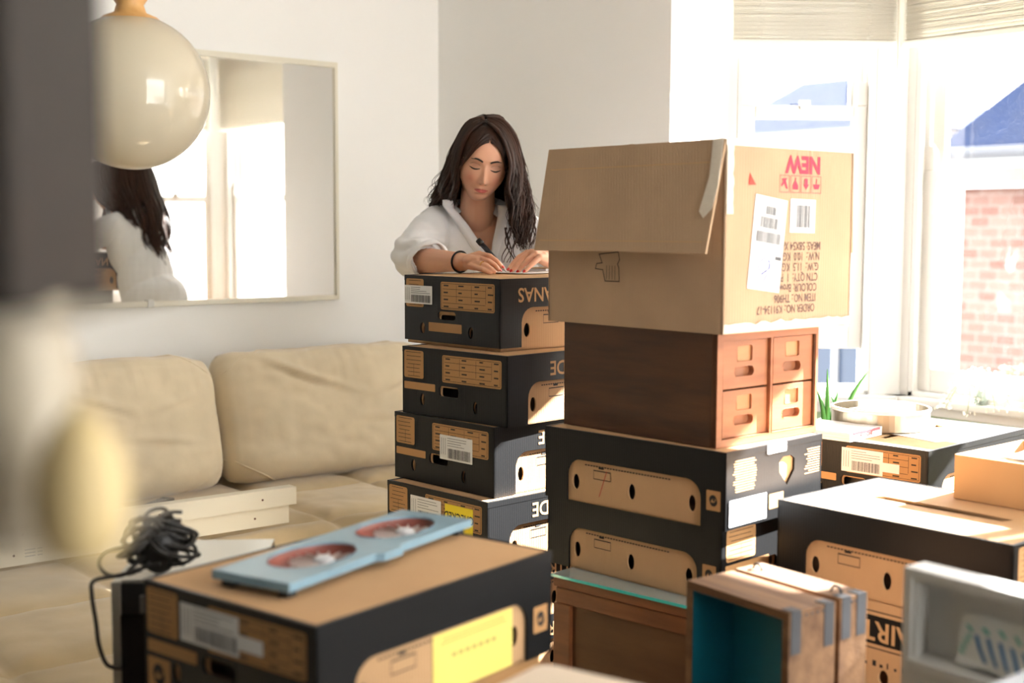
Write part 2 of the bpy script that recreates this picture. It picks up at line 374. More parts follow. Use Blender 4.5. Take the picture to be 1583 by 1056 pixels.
def faces(L, W, H):
    return dict(end=Face((-L/2, W/2, H), (0, -1, 0), (-1, 0, 0)), far=Face((L/2, -W/2, H), (0, 1, 0), (1, 0, 0)),
                lo=Face((-L/2, -W/2, H), (1, 0, 0), (0, -1, 0)), hi=Face((L/2, W/2, H), (-1, 0, 0), (0, 1, 0)))
def fr(W, H, r): return (r[0]*W, r[1]*H, r[2]*W, r[3]*H)
def table_print(f, r, off, rows=4):
    """ruled form lines inside a kraft rectangle r (metres)"""
    u0, v0, u1, v1 = r; w_, h_ = u1-u0, v1-v0; t = .0011; L_ = []
    L_ += [(u0+.004, v0+.004, u1-.004, v0+.004+t), (u0+.004, v1-.004-t, u1-.004, v1-.004), (u0+.004, v0+.004, u0+.004+t, v1-.004), (u1-.004-t, v0+.004, u1-.004, v1-.004)]
    for i in range(1, rows): L_.append((u0+.01, v0+h_*i/rows, u1-w_*.16, v0+h_*i/rows+t))
    for x in (.3, .58, .84): L_.append((u0+w_*x, v0+h_*.1, u0+w_*x+t, v0+h_*.72))
    for i in range(rows): 
        for x in (.06, .34, .64, .88): L_.append((u0+w_*x, v0+h_*(i+.42)/rows, u0+w_*(x+random.uniform(.06, .1)), v0+h_*(i+.62)/rows))
    return L_
def small_print(f, r, n=7):
    u0, v0, u1, v1 = r; h_ = (v1-v0); L_ = []
    for i in range(n):
        a = u0+.004+random.uniform(0, .012); L_.append((a, v0+h_*(i+.4)/n, u1-.006-random.uniform(0, .016), v0+h_*(i+.4)/n+.0014))
    L_.append(((u0+u1)/2, v0+h_*.5, (u0+u1)/2+.001, v1-.006)); return L_
def kraft_panel(t, f, r, kind='table', rad=.006):
    pn = MB(); f.prism(pn, rrect(*r, rad), [], .0009, 0); o = pn.build('printed_panel', TANP, t)
    if kind == 'table': f.rects(MB(), table_print(f, r, 0), .0014).build('print_lines', INK, o)
    elif kind == 'text': f.rects(MB(), small_print(f, r), .0014).build('print_lines', INK, o)
    elif kind == 'logo': swirl(f, r, o)
    return o
def swirl(f, r, parent):
    """the round two-lobed emblem printed on the cartons"""
    u0, v0, u1, v1 = r; cu, cv, s = (u0+u1)/2, (v0+v1)/2, min(u1-u0, v1-v0)*.40
    mb = MB()
    for ph in (0, pi):
        P, Q = [], []
        for i in range(15):
            a = -0.2*pi+1.15*pi*i/14; w_ = .34*sin(pi*(i+.6)/15.2)
            P.append((cu+s*(.62+w_*.7)*cos(a+ph)*.92, cv+s*(.62+w_*.7)*sin(a+ph))); Q.append((cu+s*(.62-w_)*cos(a+ph)*.92, cv+s*(.62-w_)*sin(a+ph)))
        f.prism(mb, P+Q[::-1], [], .0014, 0)
    f.prism(mb, ell(cu+s*.1, cv-s*.12, s*.2, s*.2, 12), [], .0014, 0)
    return mb.build('emblem', INK, parent)
def ship_label(t, f, r, rot=False, notch=False, off=.002):
    u0, v0, u1, v1 = r; w_, h_ = u1-u0, v1-v0
    mb = MB()
    if notch: f.prism(mb, [(u0, v0), (u0+w_*.72, v0), (u0+w_*.72, v0+h_*.42), (u1, v0+h_*.42), (u1, v0+h_*.8), (u0+w_*.72, v0+h_*.8), (u0+w_*.72, v1), (u0, v1)], [], off, .0004); ww = w_*.72
    else: f.prism(mb, rrect(u0, v0, u1, v1, .002), [], off, .0004); ww = w_
    o = mb.build('shipping_label', PAPER, t)
    L_ = []; x = u0+ww*.26
    while x < u0+ww*.94:
        d = random.choice((.0012, .0018, .003)); L_.append((x, v0+h_*.52, x+d, v1-h_*.08)); x += d+random.choice((.0012, .002))
    for i in range(4): L_.append((u0+ww*.24, v0+h_*(.1+.1*i), u0+ww*random.uniform(.55, .95), v0+h_*(.1+.1*i)+.0012))
    for i in range(3): L_.append((u0+ww*(.05+.06*i), v0+h_*.12, u0+ww*(.05+.06*i)+.0012, v0+h_*.8))
    f.rects(MB(), L_, off+.0005).build('barcode', GINK, o); return o
def carton(label, near, yaw, dim='WL', style='b', group=None, word='FAIRTRADE', zadd=0, L=BLn, W=BW, H=BH, name='banana_carton', gap=0.0, wordpos=.28, slot=False, loc=None, notch_tan=True, band=False):
    """telescopic fruit carton upside down: black lid with cut-outs over a kraft tray. near = (lateral, depth, top z) of the corner towards the camera"""
    a = yaw+HEAD
    if dim == 'WL': ax = a; n0 = Vector((-L/2, -W/2))
    else: ax = a+pi/2; n0 = Vector((-L/2, W/2))
    c, s_ = cos(ax), sin(ax)
    if loc is None:
        P = cw(near[0], near[1], near[2]); org = Vector((P.x-(n0.x*c-n0.y*s_), P.y-(n0.x*s_+n0.y*c), P.z-H))
    else: org = Vector(loc)
    t = thing(name, label, 'box', org, ax, group)
    F_ = faces(L, W, H); th = .005; lid0 = gap          # lid skirt stops 'gap' above the bottom
    # kraft tray inside
    i_ = .0065; HL = []
    tray = MB(); f2 = faces(L-2*i_, W-2*i_, H-.004)
    for k, f in f2.items():
        Wd = (L if k in ('lo', 'hi') else W)-2*i_
        hs = []
        if k in ('lo', 'hi'): hs = [ell(Wd*x, H*.70, .0105, .0185) for x in (.17, .5, .83)]
        else: hs = [rrect(Wd*.37, H*.53, Wd*.55, H*.67, .008), ell(Wd*.2, H*.77, .009, .016), ell(Wd*.71, H*.79, .009, .016)]
        f.prism(tray, rect(0, 0, Wd, H-.004), hs, 0, .004)
    tray.box(-L/2+i_, -W/2+i_, 0, L/2-i_, W/2-i_, .004)
    tray.build('tray', TAN, t)
    # something pale packed inside, seen through the holes
    B(-L/2+.05, -W/2+.06, .004, L/2-.05, W/2-.05, H*.55).build('packed_contents', mat('packed_papers', (120, 112, 104), rough=.8, rgb2=(40, 36, 34), vscale=14), t)
    # lid walls
    for k, f in F_.items():
        Wd = L if k in ('lo', 'hi') else W; Hh = H-lid0
        if k in ('lo', 'hi'):
            u0, u1, v0, r = Wd*.135, Wd*.875, H*.40, .04
            out = [(0, 0), (Wd, 0), (Wd, Hh), (u1, Hh)]
            out += [(u1-r+r*cos(R(-q)), v0+r-r*sin(R(q))) for q in range(0, 91, 15)]
            out += [(u0+r-r*sin(R(q)), v0+r-r*cos(R(q))) for q in range(0, 91, 15)]
            out += [(u0, Hh), (0, Hh)]
            hs = []
        else:
            out = rect(0, 0, Wd, Hh)
            if style == 'e': hs = [[(Wd*.62+.034*x, H*.36-.034*y) for x, y in ((0, -1.15), (.85, -.2), (.85, .55), (.45, .8), (-.5, .8), (-.95, .5), (-.9, -.2))], ell(Wd*.3, H*.70, .011, .013)]
            elif style == 'a': hs = [rrect(Wd*.365, H*.50, Wd*.555, H*.62, .009), ell(Wd*.2, H*.765, .011, .0155), ell(Wd*.71, H*.775, .011, .0155)]
            else: hs = [rrect(Wd*.365, H*.53, Wd*.555, H*.68, .009), ell(Wd*.2, H*.765, .009, .0165), ell(Wd*.71, H*.785, .009, .0165)]
        f.prism(MB(), out, hs, 0, th).build('lid_side' if k in ('lo', 'hi') else 'lid_end', BLACK, t)
    # lid top: two flaps with an open slot between, or one plain board
    if slot:
        MB().prism(rect(-L/2, -W/2, L/2, W/2), [[(-L*.30, -.012), (-L*.05, -.020), (L*.26, -.018), (L*.30, .014), (0, .020), (-L*.28, .016)]], (0, 0, H), (1, 0, 0), (0, 1, 0), (0, 0, 1), .005).build('lid_top', TAN, t)
    else:
        B(-L/2+.0, -W/2, H-.005, L/2, W/2, H).build('lid_top', TAN, t)
    # turned black edges of the lid
    e = MB()
    for b in ((-L/2-.0006, -W/2-.0006, H-.014, L/2+.0006, -W/2+.007, H+.0012), (-L/2-.0006, W/2-.007, H-.014, L/2+.0006, W/2+.0006, H+.0012), (-L/2-.0006, -W/2+.007, H-.014, -L/2+.007, W/2-.007, H+.0012), (L/2-.007, -W/2+.007, H-.014, L/2+.0006, W/2-.007, H+.0012)): e.box(*b)
    e.build('lid_edge', BLACK, t, bevel=.001)
    f = F_['end']
    if style in 'ab':
        kraft_panel(t, f, fr(W, H, (.02, .045, .215, .46)), 'text')
        kraft_panel(t, f, fr(W, H, (.40, .07, .95, .47)), 'table')
        kraft_panel(t, f, fr(W, H, (.27, .67, .62, .80) if style == 'a' else (.02, .52, .33, .63)), None, .002)
    elif style == 'e':
        f.rects(MB(), [(W*.06+random.uniform(0, .012), H*(.12+.033*i), W*.30-random.uniform(0, .012), H*(.12+.033*i)+.0022) for i in range(13)], .001).build('printed_text', TANINK, t)
        f.rects(MB(), [(W*.80+random.uniform(0, .02), H*(.16+.033*i), W*.97, H*(.16+.033*i)+.0022) for i in range(11)], .001).build('printed_text', TANINK, t)
    elif style == 'f':
        kraft_panel(t, f, fr(W, H, (.045, .04, .33, .46)), 'text'); kraft_panel(t, f, fr(W, H, (.04, .50, .47, .66)), None, .002)
        kraft_panel(t, f, fr(W, H, (.60, .06, .95, .42)), 'table')
    if word:
        for k in ('lo', 'hi'):
            g = F_[k]; n = len(word); mb = MB()
            vs_, _f = text_tris(word, .052, .0008, .95); wd = max(v[0] for v in vs_)-min(v[0] for v in vs_)
            u = (L*wordpos+wd/2)
            g.text(mb, word, .052, min(u, L-wd/2-.01), H*.215, .0008, .0008, .95, flip=True); mb.build('lettering', TANINK, t)
    for k in ('lo', 'hi'):
        g = F_[k]; kraft_panel(t, g, (L*.905, H*.50, L*.975, H*.76), 'logo', .002)
        g2 = f2[k]; mb = MB()
        g2.rects(mb, [(L*.22+i*.0085, H*.43, L*.22+i*.0085+.006, H*.43+.003) for i in range(30)], .0008)
        g2.rects(mb, [(L*.27, H*.49, L*.37, H*.505), (L*.27, H*.505, L*.272, H*.62), (L*.368, H*.505, L*.37, H*.62), (L*.27, H*.61, L*.37, H*.62), (L*.3, H*.44, L*.33, H*.47)], .0008)
        mb.build('print_lines', INK, t)
    return t, F_
def U_(k, r): k = k or 1; return fr(BW*k, BH*k, r)
def far_(x, y, z): return (x*KS, y*KS, z*KS)
def near_(x, y, z): return (x*KC, y*KC, z*KC)
DS = dict(L=BLn*KS, W=BW*KS, H=BH*KS); DC = dict(L=BLn*KC, W=BW*KC, H=BH*KC)
GS = 'black banana cartons stacked beside the sofa'
tA, fA = carton('black banana carton the woman writes on, top of the tall stack, BANANAS lettering', far_(-.03, 3.218, -.129), R(42.1), 'WL', 'a', GS, 'FAIRTRADE BANANAS', gap=.0085, wordpos=.12, L=BLn*KS, W=BW*KS, H=.1817*KS)
tB, fB = carton('black fruit carton, second from the top of the stack by the woman, no white label', far_(-.011, 3.119, -.312), R(45.3), 'WL', 'b', GS, **DS)
tC, fC = carton('black fruit carton, third from the top by the woman, white label over its form', far_(-.043, 3.125, -.4878), R(43.4), 'WL', 'b', GS, **DS)
tD, fD = carton('black fruit carton with white label and yellow CHECKED sticker', far_(-.058, 3.078, -.6636), R(43.5), 'WL', 'b', GS, **DS)
for i in (1, 2, 3): carton('black fruit carton low in the stack, hidden under the one with the yellow sticker', (-.075, 3.19, -.8652-(CAM_H-.8652)/3*(i-1)), R(43.5+i), 'WL', 'b', GS, H=(CAM_H-.8652)/3-.0013)
# packing liner that lifts carton A a little above B
ship_label(tA, fA['end'], U_(KS, (.005, .15, .31, .43)))
ship_label(tC, fC['end'], U_(KS, (.48, .22, .80, .58)))
ship_label(tD, fD['end'], U_(KS, (.25, .13, .56, .52)))
yl = MB(); fD['end'].prism(yl, rect(*U_(KS, (.60, .14, .87, .62))), [], .0022, .0004); yo = yl.build('yellow_sticker', YEL, tD)
fD['end'].text(MB(), 'CHECKED', .031, BW*KS*.735, BH*KS*.30, .0026, .0004, .82, flip=True).build('lettering', INK, yo)
# centre stack
tE, fE = carton('black fruit carton with oval hand hole, directly under the wooden drawer cabinet', near_(.471, 2.802, -.492), R(45.1), 'LW', 'e', 'black cartons under the drawer cabinet', None, **DC)
tF, fF = carton('black fruit carton standing on the glass topped wooden chest', near_(.468, 2.831, -.6678), R(44.3), 'LW', 'f', 'black cartons under the drawer cabinet', None, L=.538*KC, W=BW*KC, H=BH*KC)
ship_label(tE, fE['end'], U_(KC, (.03, .62, .40, .96)))
ship_label(tE, fE['end'], U_(KC, (.40, -.0, .60, .12)))
kraft_panel(tE, fE['end'], U_(KC, (.43, .66, .58, .86)), None, .002)
rl = MB(); fi = Face((BLn*KC/2-.0065, BW*KC/2-.0065, BH*KC-.004), (-1, 0, 0), (0, 1, 0))
for i in range(8): rl.quad(fi.p(BLn*.335-.0028*i, BH*(.47+.045*i), .0012), fi.p(BLn*.335-.0028*i+.002, BH*(.47+.045*i), .0012), fi.p(BLn*.335-.0028*(i+1)+.002, BH*(.47+.045*(i+1)), .0012), fi.p(BLn*.335-.0028*(i+1), BH*(.47+.045*(i+1)), .0012))
rl.build('pen_stroke', RED, tE)
# foreground carton
tG, fG = carton('black fruit carton lying under the blue metal panel, kraft top, yellow label in cut-out', (-.269, 1.743, -.551), R(51.7), 'WL', 'b', None, None)
ship_label(tG, fG['end'], U_(0, (.235, .10, .72, .44)), notch=True)
kraft_panel(tG, fG['end'], U_(0, (.02, .68, .16, .98)), 'logo', .002)
f2 = Face((-BLn/2+.0065, -BW/2+.0065, BH-.004), (1, 0, 0), (0, -1, 0))
yl = MB(); f2.prism(yl, rect(BLn*.44, BH*.41, BLn*.80, BH*.97), [], .0016, .0004); yo = yl.build('pale_yellow_label', YELP, tG)
f2.rects(MB(), [(BLn*.48, BH*.46, BLn*.76, BH*.475), (BLn*.47, BH*.50, BLn*.77, BH*.515)]+[(BLn*(.52+.03*i), BH*.62, BLn*(.54+.03*i), BH*.66) for i in range(7)], .0022).build('print_lines', mat('faded_print', (196, 178, 96), rough=.7), yo)
# right side
tH, fH = carton('black fruit carton with open slot in its sunlit top, under the small kraft tray', (.945, 2.389, -.594), R(41.2), 'LW', 'f', 'black cartons by the bay window', None, slot=True)
h2 = thing('fruit_carton', 'brown fruit carton with black FAIRTRADE band, under the sunlit black carton', 'box', tH.location-Vector((0, 0, .2)), tH.rotation_euler.z)
FH2 = faces(BLn-.006, BW-.006, .2)
m2 = MB()
for k, f in FH2.items():
    Wd = (BLn if k in ('lo', 'hi') else BW)-.006
    f.prism(m2, rect(0, 0, Wd, .2), [ell(Wd*x, .155, .012, .016) for x in ((.17, .5, .83) if k in ('lo', 'hi') else (.5,))], 0, .005)
m2.box(-BLn/2+.003, -BW/2+.003, 0, BLn/2-.003, BW/2-.003, .005)
m2.build('body', TAN, h2)
for k in ('lo', 'hi'):
    f = FH2[k]; Wd = BLn-.006; bd = f.rects(MB(), [(.01, .028, Wd-.01, .088)], .0008).build('printed_band', BLACK, h2)
    f.rects(MB(), [(.01, .018, Wd-.01, .0205), (.01, .0955, Wd-.01, .098)], .0008).build('print_lines', INK, h2)
    f.text(MB(), 'FAIRTRADE', .058, Wd*.40, .058, .0014, .0012, 1.0, flip=True).build('lettering', TANINK, bd)
    f.rects(MB(), [(Wd*.2+i*.017, .125+.003*sin(i*3), Wd*.2+i*.017+.006+.003*sin(i*1.7), .134) for i in range(20)], .0008).build('small_print', INK, h2)
for i in (0, 1): carton('black fruit carton on the floor, lowest below the FAIRTRADE band carton' if i == 0 else 'black fruit carton directly below the FAIRTRADE band carton', None, 0, 'LW', 'b', None, None, H=(tH.location.z-.2)/2-.001, loc=(tH.location.x+.006, tH.location.y-.006, i*(tH.location.z-.2)/2))[0].rotation_euler.z = tH.rotation_euler.z+R(.5*i)
tI, fI = carton('black fruit carton holding the round white tin by the window sill', (1.043, 3.2, -.556), R(44), 'WL', 'b', 'black cartons by the bay window', None, slot=True)
ship_label(tI, fI['end'], U_(0, (.37, .10, .80, .46)), notch=True)
k_ = tI.location.z; n_ = 0
while k_ > .01:
    hh = min(.2, k_) if k_-.2 > .08 or k_ <= .2 else k_/2
    carton('black fruit carton low in the stack below the round white tin', None, 0, 'WL', 'b', 'cartons below the tin', None, H=hh-.0014, loc=(tI.location.x, tI.location.y, k_-hh))[0].rotation_euler.z = tI.rotation_euler.z+R(1.5*(n_+1)); k_ -= hh; n_ += 1
# ================================================================== wooden drawer cabinet
def corner_thing(name, label, cat, near, yaw, L, W, H):
    """box-like thing given by its near top corner: L runs left-away, W right-away (like the cartons in the centre stack)"""
    ax = yaw+HEAD+pi/2; n0 = Vector((-L/2, W/2)); c, s_ = cos(ax), sin(ax); P = cw(*near)
    return thing(name, label, cat, (P.x-(n0.x*c-n0.y*s_), P.y-(n0.x*s_+n0.y*c), P.z-H), ax), faces(L, W, H)
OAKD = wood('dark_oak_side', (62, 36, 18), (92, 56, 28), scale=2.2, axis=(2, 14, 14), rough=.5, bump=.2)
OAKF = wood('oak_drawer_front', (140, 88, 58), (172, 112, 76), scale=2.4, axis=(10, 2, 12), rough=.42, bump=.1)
OAKR = wood('oak_recess', (176, 122, 78), (190, 136, 92), scale=3, axis=(10, 2, 12))
KL, KW, KH = .4906*KC, .375*KC, .2567*KC
K, fK = corner_thing('drawer_cabinet', 'wooden card index cabinet with four small drawers below the big carton', 'cabinet', near_(.455, 2.852, -.2338), R(41.4), KL, KW, KH)
c_ = .014
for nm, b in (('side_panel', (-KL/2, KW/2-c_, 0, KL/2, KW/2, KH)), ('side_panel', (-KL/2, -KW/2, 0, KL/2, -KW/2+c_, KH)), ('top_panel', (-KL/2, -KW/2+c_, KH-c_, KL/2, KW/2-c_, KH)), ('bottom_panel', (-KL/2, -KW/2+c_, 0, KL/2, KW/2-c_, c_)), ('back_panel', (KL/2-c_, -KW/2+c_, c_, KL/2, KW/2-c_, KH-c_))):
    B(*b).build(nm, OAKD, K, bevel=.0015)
f = fK['end']
cells = [(.055, .075, .500, .495), (.535, .075, .968, .495), (.055, .513, .500, .925), (.535, .513, .968, .925)]
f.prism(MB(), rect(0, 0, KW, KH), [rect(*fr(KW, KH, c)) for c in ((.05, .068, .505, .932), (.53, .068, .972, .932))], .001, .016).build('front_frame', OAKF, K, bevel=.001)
for c in cells:
    u0, v0, u1, v1 = fr(KW, KH, c); w_, h_ = u1-u0, v1-v0
    r1 = (u0+w_*.34, v0+h_*.11, u0+w_*.66, v0+h_*.44); r2 = (u0+w_*.28, v0+h_*.55, u0+w_*.70, v0+h_*.76)
    d = f.prism(MB(), rect(u0, v0, u1, v1), [rrect(*r1, .004), rrect(*r2, .0165, 8)], -.006, .014).build('drawer', OAKF, K, bevel=.0008)
    f.rects(MB(), [(r1[0]-.002, r1[1]-.002, r1[2]+.002, r1[3]+.002)], -.0105).build('label_recess', OAKR, d)
    f.rects(MB(), [(r2[0]-.004, r2[1]-.004, r2[2]+.004, r2[3]+.004)], -.0195).build('finger_recess', OAKF, d)

# ================================================================== big opened carton
KRAFT = mat('scuffed_kraft', (188, 158, 126), rough=.8, var=.1, vscale=5, bump=.12, bscale=9, wave=(70, .1))
RDINK = mat('red_print', (196, 62, 84), rough=.7); PRINT = mat('grey_print', (118, 92, 84), rough=.7)
TAPE = mat('clear_packing_tape', (232, 220, 200), rough=.12, spec=.8, bump=.5, bscale=30)
RL, RW, RH = .565*KC, .475*KC, .426*KC
RB, fR = corner_thing('moving_carton', 'big scuffed brown carton with hanging flap on top of the drawer cabinet', 'box', near_(.462, 2.83, .1925), R(41.0), RL, RW, RH)
th = .006
def wavy(n, a, b, amp, seed): return [(a+(b-a)*i/n, amp*noise.noise((i*.7, seed, 0))) for i in range(n+1)]
for k, f in fR.items():
    Wd = RL if k in ('lo', 'hi') else RW; Wd_ = Wd if k in ('lo', 'hi') else Wd-.0
    top = wavy(16, 0, Wd_, .006, hash(k) % 7 if False else len(k))
    f.prism(MB(), top+[(Wd_, RH), (0, RH)], [], 0 if k in ('lo', 'hi') else -.0, th).build('side_panel', KRAFT, RB)
B(-RL/2+th, -RW/2+th, 0, RL/2-th, RW/2-th, th).build('bottom_panel', KRAFT, RB)
f = fR['hi']        # hanging flap on the long side
fl = MB(); o = f.p(0, -.001, .001); ang = atan2(.052, .241); D_ = (f.D*cos(ang)+f.N*sin(ang)); N_ = (f.N*cos(ang)-f.D*sin(ang))
out = [(.0, 0)]+[(RL*i/14, .002*noise.noise((i, 3, 1))) for i in range(1, 14)]+[(RL, 0), (RL-.002, .12), (RL-.006, .247), (RL*.5, .2455), (.006, .247), (.003, .13)]
fl.prism(out, [], o, f.U, D_, N_, .005).build('flap', KRAFT, RB)
o2 = o+N_*.0006       # fold creases on the flap
for v in (.05, .222): MB().quad(o2+f.U*.02+D_*v, o2+f.U*(RL-.02)+D_*(v-.001), o2+f.U*(RL-.02)+D_*(v+.0008), o2+f.U*.02+D_*(v+.002)).build('crease', mat('crease_highlight', (205, 164, 116), rough=.7), RB)
f2 = fR['lo']; o = f2.p(0, -.001, .001); D2 = (f2.D*cos(.06)+f2.N*sin(.06)); N2 = (f2.N*cos(.06)-f2.D*sin(.06))
MB().prism([(0, 0), (RL, 0), (RL-.006, .245), (.006, .245)], [], o, f2.U, D2, N2, .005).build('flap', KRAFT, RB)
def ribbon(mb, P, wid, side, off, n=26, seed=0):
    for i in range(n):
        a, b = P(i/n), P((i+1)/n); wa = wid*(1+.35*noise.noise((i*.6, seed, 2))); wb = wid*(1+.35*noise.noise(((i+1)*.6, seed, 2)))
        mb.quad(a, b, b+side*wb+off*(.5+.5*noise.noise(((i+1)*.8, seed, 5))), a+side*wa+off*(.5+.5*noise.noise((i*.8, seed, 5))))
    return mb
fe = fR['end']
ribbon(MB(), lambda s: fe.p(RW*s, RH-.002, .0015), .020, Vector((0, 0, 1)), fe.N*.004, seed=1).build('packing_tape', TAPE, RB)
ribbon(MB(), lambda s: fe.p(RW*s, .012, .0015), .014, Vector((0, 0, 1)), fe.N*.003, seed=2).build('packing_tape', TAPE, RB)
ribbon(MB(), lambda s: fe.p(.004, RH*(.02+.36*s), .002), .018, fe.U, fe.N*.006, n=14, seed=4).build('packing_tape', TAPE, RB)
tq = MB(); fo = f.p(RL-.03, 0, .004)
tq.prism([(0, 0), (.028, -.002), (.034, .10), (.026, .150), (.006, .17), (-.008, .155), (.006, .08)], [], fo+N_*.002, f.U, D_, N_, .0006).build('packing_tape', TAPE, RB)
# printing on the short side, all upside down
mb = MB(); fe.text(mb, 'NEW', .052, RW*.585, RH*.105, .0012, .0022, 1.05, flip=True); mb.build('lettering', RDINK, RB)
mb = MB()
for i in range(4):
    u0 = RW*.40+i*.039; v0 = RH*.168; s = .035
    fe.rects(mb, [(u0, v0, u0+s, v0+.0012), (u0, v0+s+.002, u0+s, v0+s+.0032), (u0, v0, u0+.0012, v0+s+.002), (u0+s-.0012, v0, u0+s, v0+s+.002)], .0012)
    c = u0+s/2
    if i == 0: fe.prism(mb, [(c-.012, v0+.008), (c+.010, v0+.006), (c+.004, v0+.012), (c+.012, v0+.030), (c+.006, v0+.030), (c-.002, v0+.018), (c-.010, v0+.026), (c-.013, v0+.022), (c-.005, v0+.013)], [], .0012, 0)
    if i == 1: fe.prism(mb, [(c-.002, v0+.005), (c+.002, v0+.005), (c+.002, v0+.012), (c+.010, v0+.022), (c+.010, v0+.031), (c-.010, v0+.031), (c-.010, v0+.022), (c-.002, v0+.012)], [], .0012, 0)
    if i == 2: fe.prism(mb, [(c-.006, v0+.006), (c+.006, v0+.006), (c+.006, v0+.019), (c+.011, v0+.019), (c, v0+.031), (c-.011, v0+.019), (c-.006, v0+.019)], [], .0012, 0)
    if i == 3: fe.prism(mb, [(c-.0015, v0+.005), (c+.0015, v0+.005), (c+.0015, v0+.018), (c+.013, v0+.018), (c+.008, v0+.029), (c-.008, v0+.029), (c-.013, v0+.018), (c-.0015, v0+.018)], [], .0012, 0)
mb.build('handling_symbols', RDINK, RB)
fe.prism(MB(), [(RW*.175, RH*.165), (RW*.222, RH*.225), (RW*.165, RH*.228)], [], .0012, 0).build('red_mark', mat('red_sticker', (226, 66, 52), rough=.6), RB)
for i, ln in enumerate(('MEAS: 58X54 X46CM', 'N.W.:  10.0  KGS', 'G.W.:  11.5  KGS', 'CTN QTY:  1  PC', 'COLOUR: Brown', 'ITEM NO.: TH906', 'ORDER NO.: K91134-17')):
    vs_, _ = text_tris(ln, .026, .0003, .78); wd = max(v[0] for v in vs_)-min(v[0] for v in vs_)
    mb = MB(); fe.text(mb, ln, .026, RW*(.735-.006*i)-wd/2, RH*(.545+.0565*i), .0012, .0003, .78, flip=True); mb.build('lettering', PRINT, RB)
def rot_label(u, v, w_, h_, a, bars, name='shipping_label'):
    U2 = fe.U*cos(a)+fe.D*sin(a); D2 = fe.D*cos(a)-fe.U*sin(a)
    g = Face(fe.p(u, v), U2, fe.N); g.D = D2
    o = g.prism(MB(), rect(-w_/2, -h_/2, w_/2, h_/2), [], .0018, .0004).build(name, PAPER, RB)
    mb = MB()
    for v0, v1, u0, u1 in bars:
        x = u0
        while x < u1: d = random.choice((.0012, .002, .003)); g.rects(mb, [(x, v0, min(x+d, u1), v1)], .0022); x += d+random.choice((.0012, .002))
    mb.build('barcode', GINK, o); return o, g
rot_label(RW*.585, RH*.385, .092, .075*1.0, .02, [(-.024, .026, -.024, .026)])
o, g = rot_label(RW*.315, RH*.535, .112, .205, .12, [(-.082, -.064, -.016, .018), (-.058, -.034, -.032, .03), (-.026, -.002, -.042, .042)])
mb = MB(); g.rects(mb, [(-.05, .010, .05, .0112), (.03, .024, .052, .032), (-.05, .088, -.03, .0895), (.0, .088, .045, .0892), (-.04, -.092, .02, -.0908)], .0022); mb.build('print_lines', GINK, o)
mb = MB()
pts = [g.p(.0+.016*cos(t)*(1+.3*sin(2.3*t))-.006, .055+.024*sin(t*.93)+.004*t-.02, .0026) for t in [i*.35 for i in range(34)]]
mb.tube(pts, .0007, 4).build('pen_scribble', mat('blue_pen', (60, 84, 170), rough=.6), o)
# printed hand tool outline and worn patch on the long side
mb = MB(); q = [(.0, .0), (.062, -.006), (.066, .012), (.06, .022), (.064, .03), (.066, .062), (.02, .062), (.012, .036), (-.012, .034), (-.008, .022), (.010, .020)]
ux, vx = RL*.32, RH*.60
for i in range(len(q)):
    a, b = Vector(q[i]), Vector(q[(i+1) % len(q)]); d = (b-a).normalized()*.0011; n = Vector((-d.y, d.x))
    P = [a-n-d, b-n+d, b+n+d, a+n-d]; mb.quad(*[f.p(ux+p_.x, vx+p_.y, .001) for p_ in P])
f.rects(mb, [(ux+.024+.009*i, vx+.026, ux+.0253+.009*i, vx+.058) for i in range(4)], .001)
mb.build('printed_pictogram', INK, RB)
B(-.25, -.20, th, .25, .20, .20).build('packed_contents', mat('bubble_wrap', (200, 200, 205), rough=.3, bump=.8, bscale=60), RB)

# ================================================================== glass topped chest under the centre stack
CHW = wood('chest_wood', (110, 62, 30), (142, 84, 42), scale=2.4, axis=(2, 12, 12), rough=.5, bump=.2)
CHP = wood('chest_side_panel', (92, 60, 32), (112, 76, 42), scale=2, axis=(2, 10, 10), rough=.6)
ZT = CAM_H-(.6678+BH)*KC
pa, pb = on(846, 884, 2, ZT), on(1064, 936, 2, ZT); dv = (pb-pa).normalized(); nv = Vector((-dv.y, dv.x, 0))      # nv points away from the camera
CHL, CHD = (pb-pa).length+.05, .50
ch = thing('glass_topped_chest', 'old brown wooden chest with a glass top below the centre cartons', 'chest', (pb.x-dv.x*(CHL/2-.07)+nv.x*CHD/2, pb.y-dv.y*(CHL/2-.07)+nv.y*CHD/2, 0), atan2(dv.y, dv.x))
a, b, zc = CHL/2, CHD/2, ZT-.008
B(-a+.012, -b+.012, .04, a-.012, b-.012, zc-.03).build('body', CHP, ch)
B(-a, -b, zc-.022, a, b, zc).build('top_rail', CHW, ch, bevel=.003)
B(-a+.004, -b+.004, zc-.062, a-.004, b-.004, zc-.024).build('lower_rail', CHW, ch, bevel=.003)
for sx in (-1, 1):
    for sy in (-1, 1): B(min(sx*a, sx*(a-.05)), min(sy*b, sy*(b-.05)), 0, max(sx*a, sx*(a-.05)), max(sy*b, sy*(b-.05)), zc-.062).build('corner_post', CHW, ch, bevel=.003)
def greenglass():
    m = bpy.data.materials.new('sheet_glass'); m.use_nodes = True; b_ = m.node_tree.nodes['Principled BSDF']
    b_.inputs['Base Color'].default_value = (.86, .97, .95, 1); b_.inputs['Roughness'].default_value = .04; b_.inputs['Transmission Weight'].default_value = .75; b_.inputs['IOR'].default_value = 1.5
    return m
gl = B(-a-.004, -b-.004, zc+.0005, a+.004, b+.004, ZT).build('glass_sheet', greenglass(), ch)
B(-a-.0048, -b-.0048, zc+.001, a+.0048, -b-.004, ZT-.0005).build('glass_edge', mat('glass_edge_cyan', (70, 214, 204), rough=.15), gl)
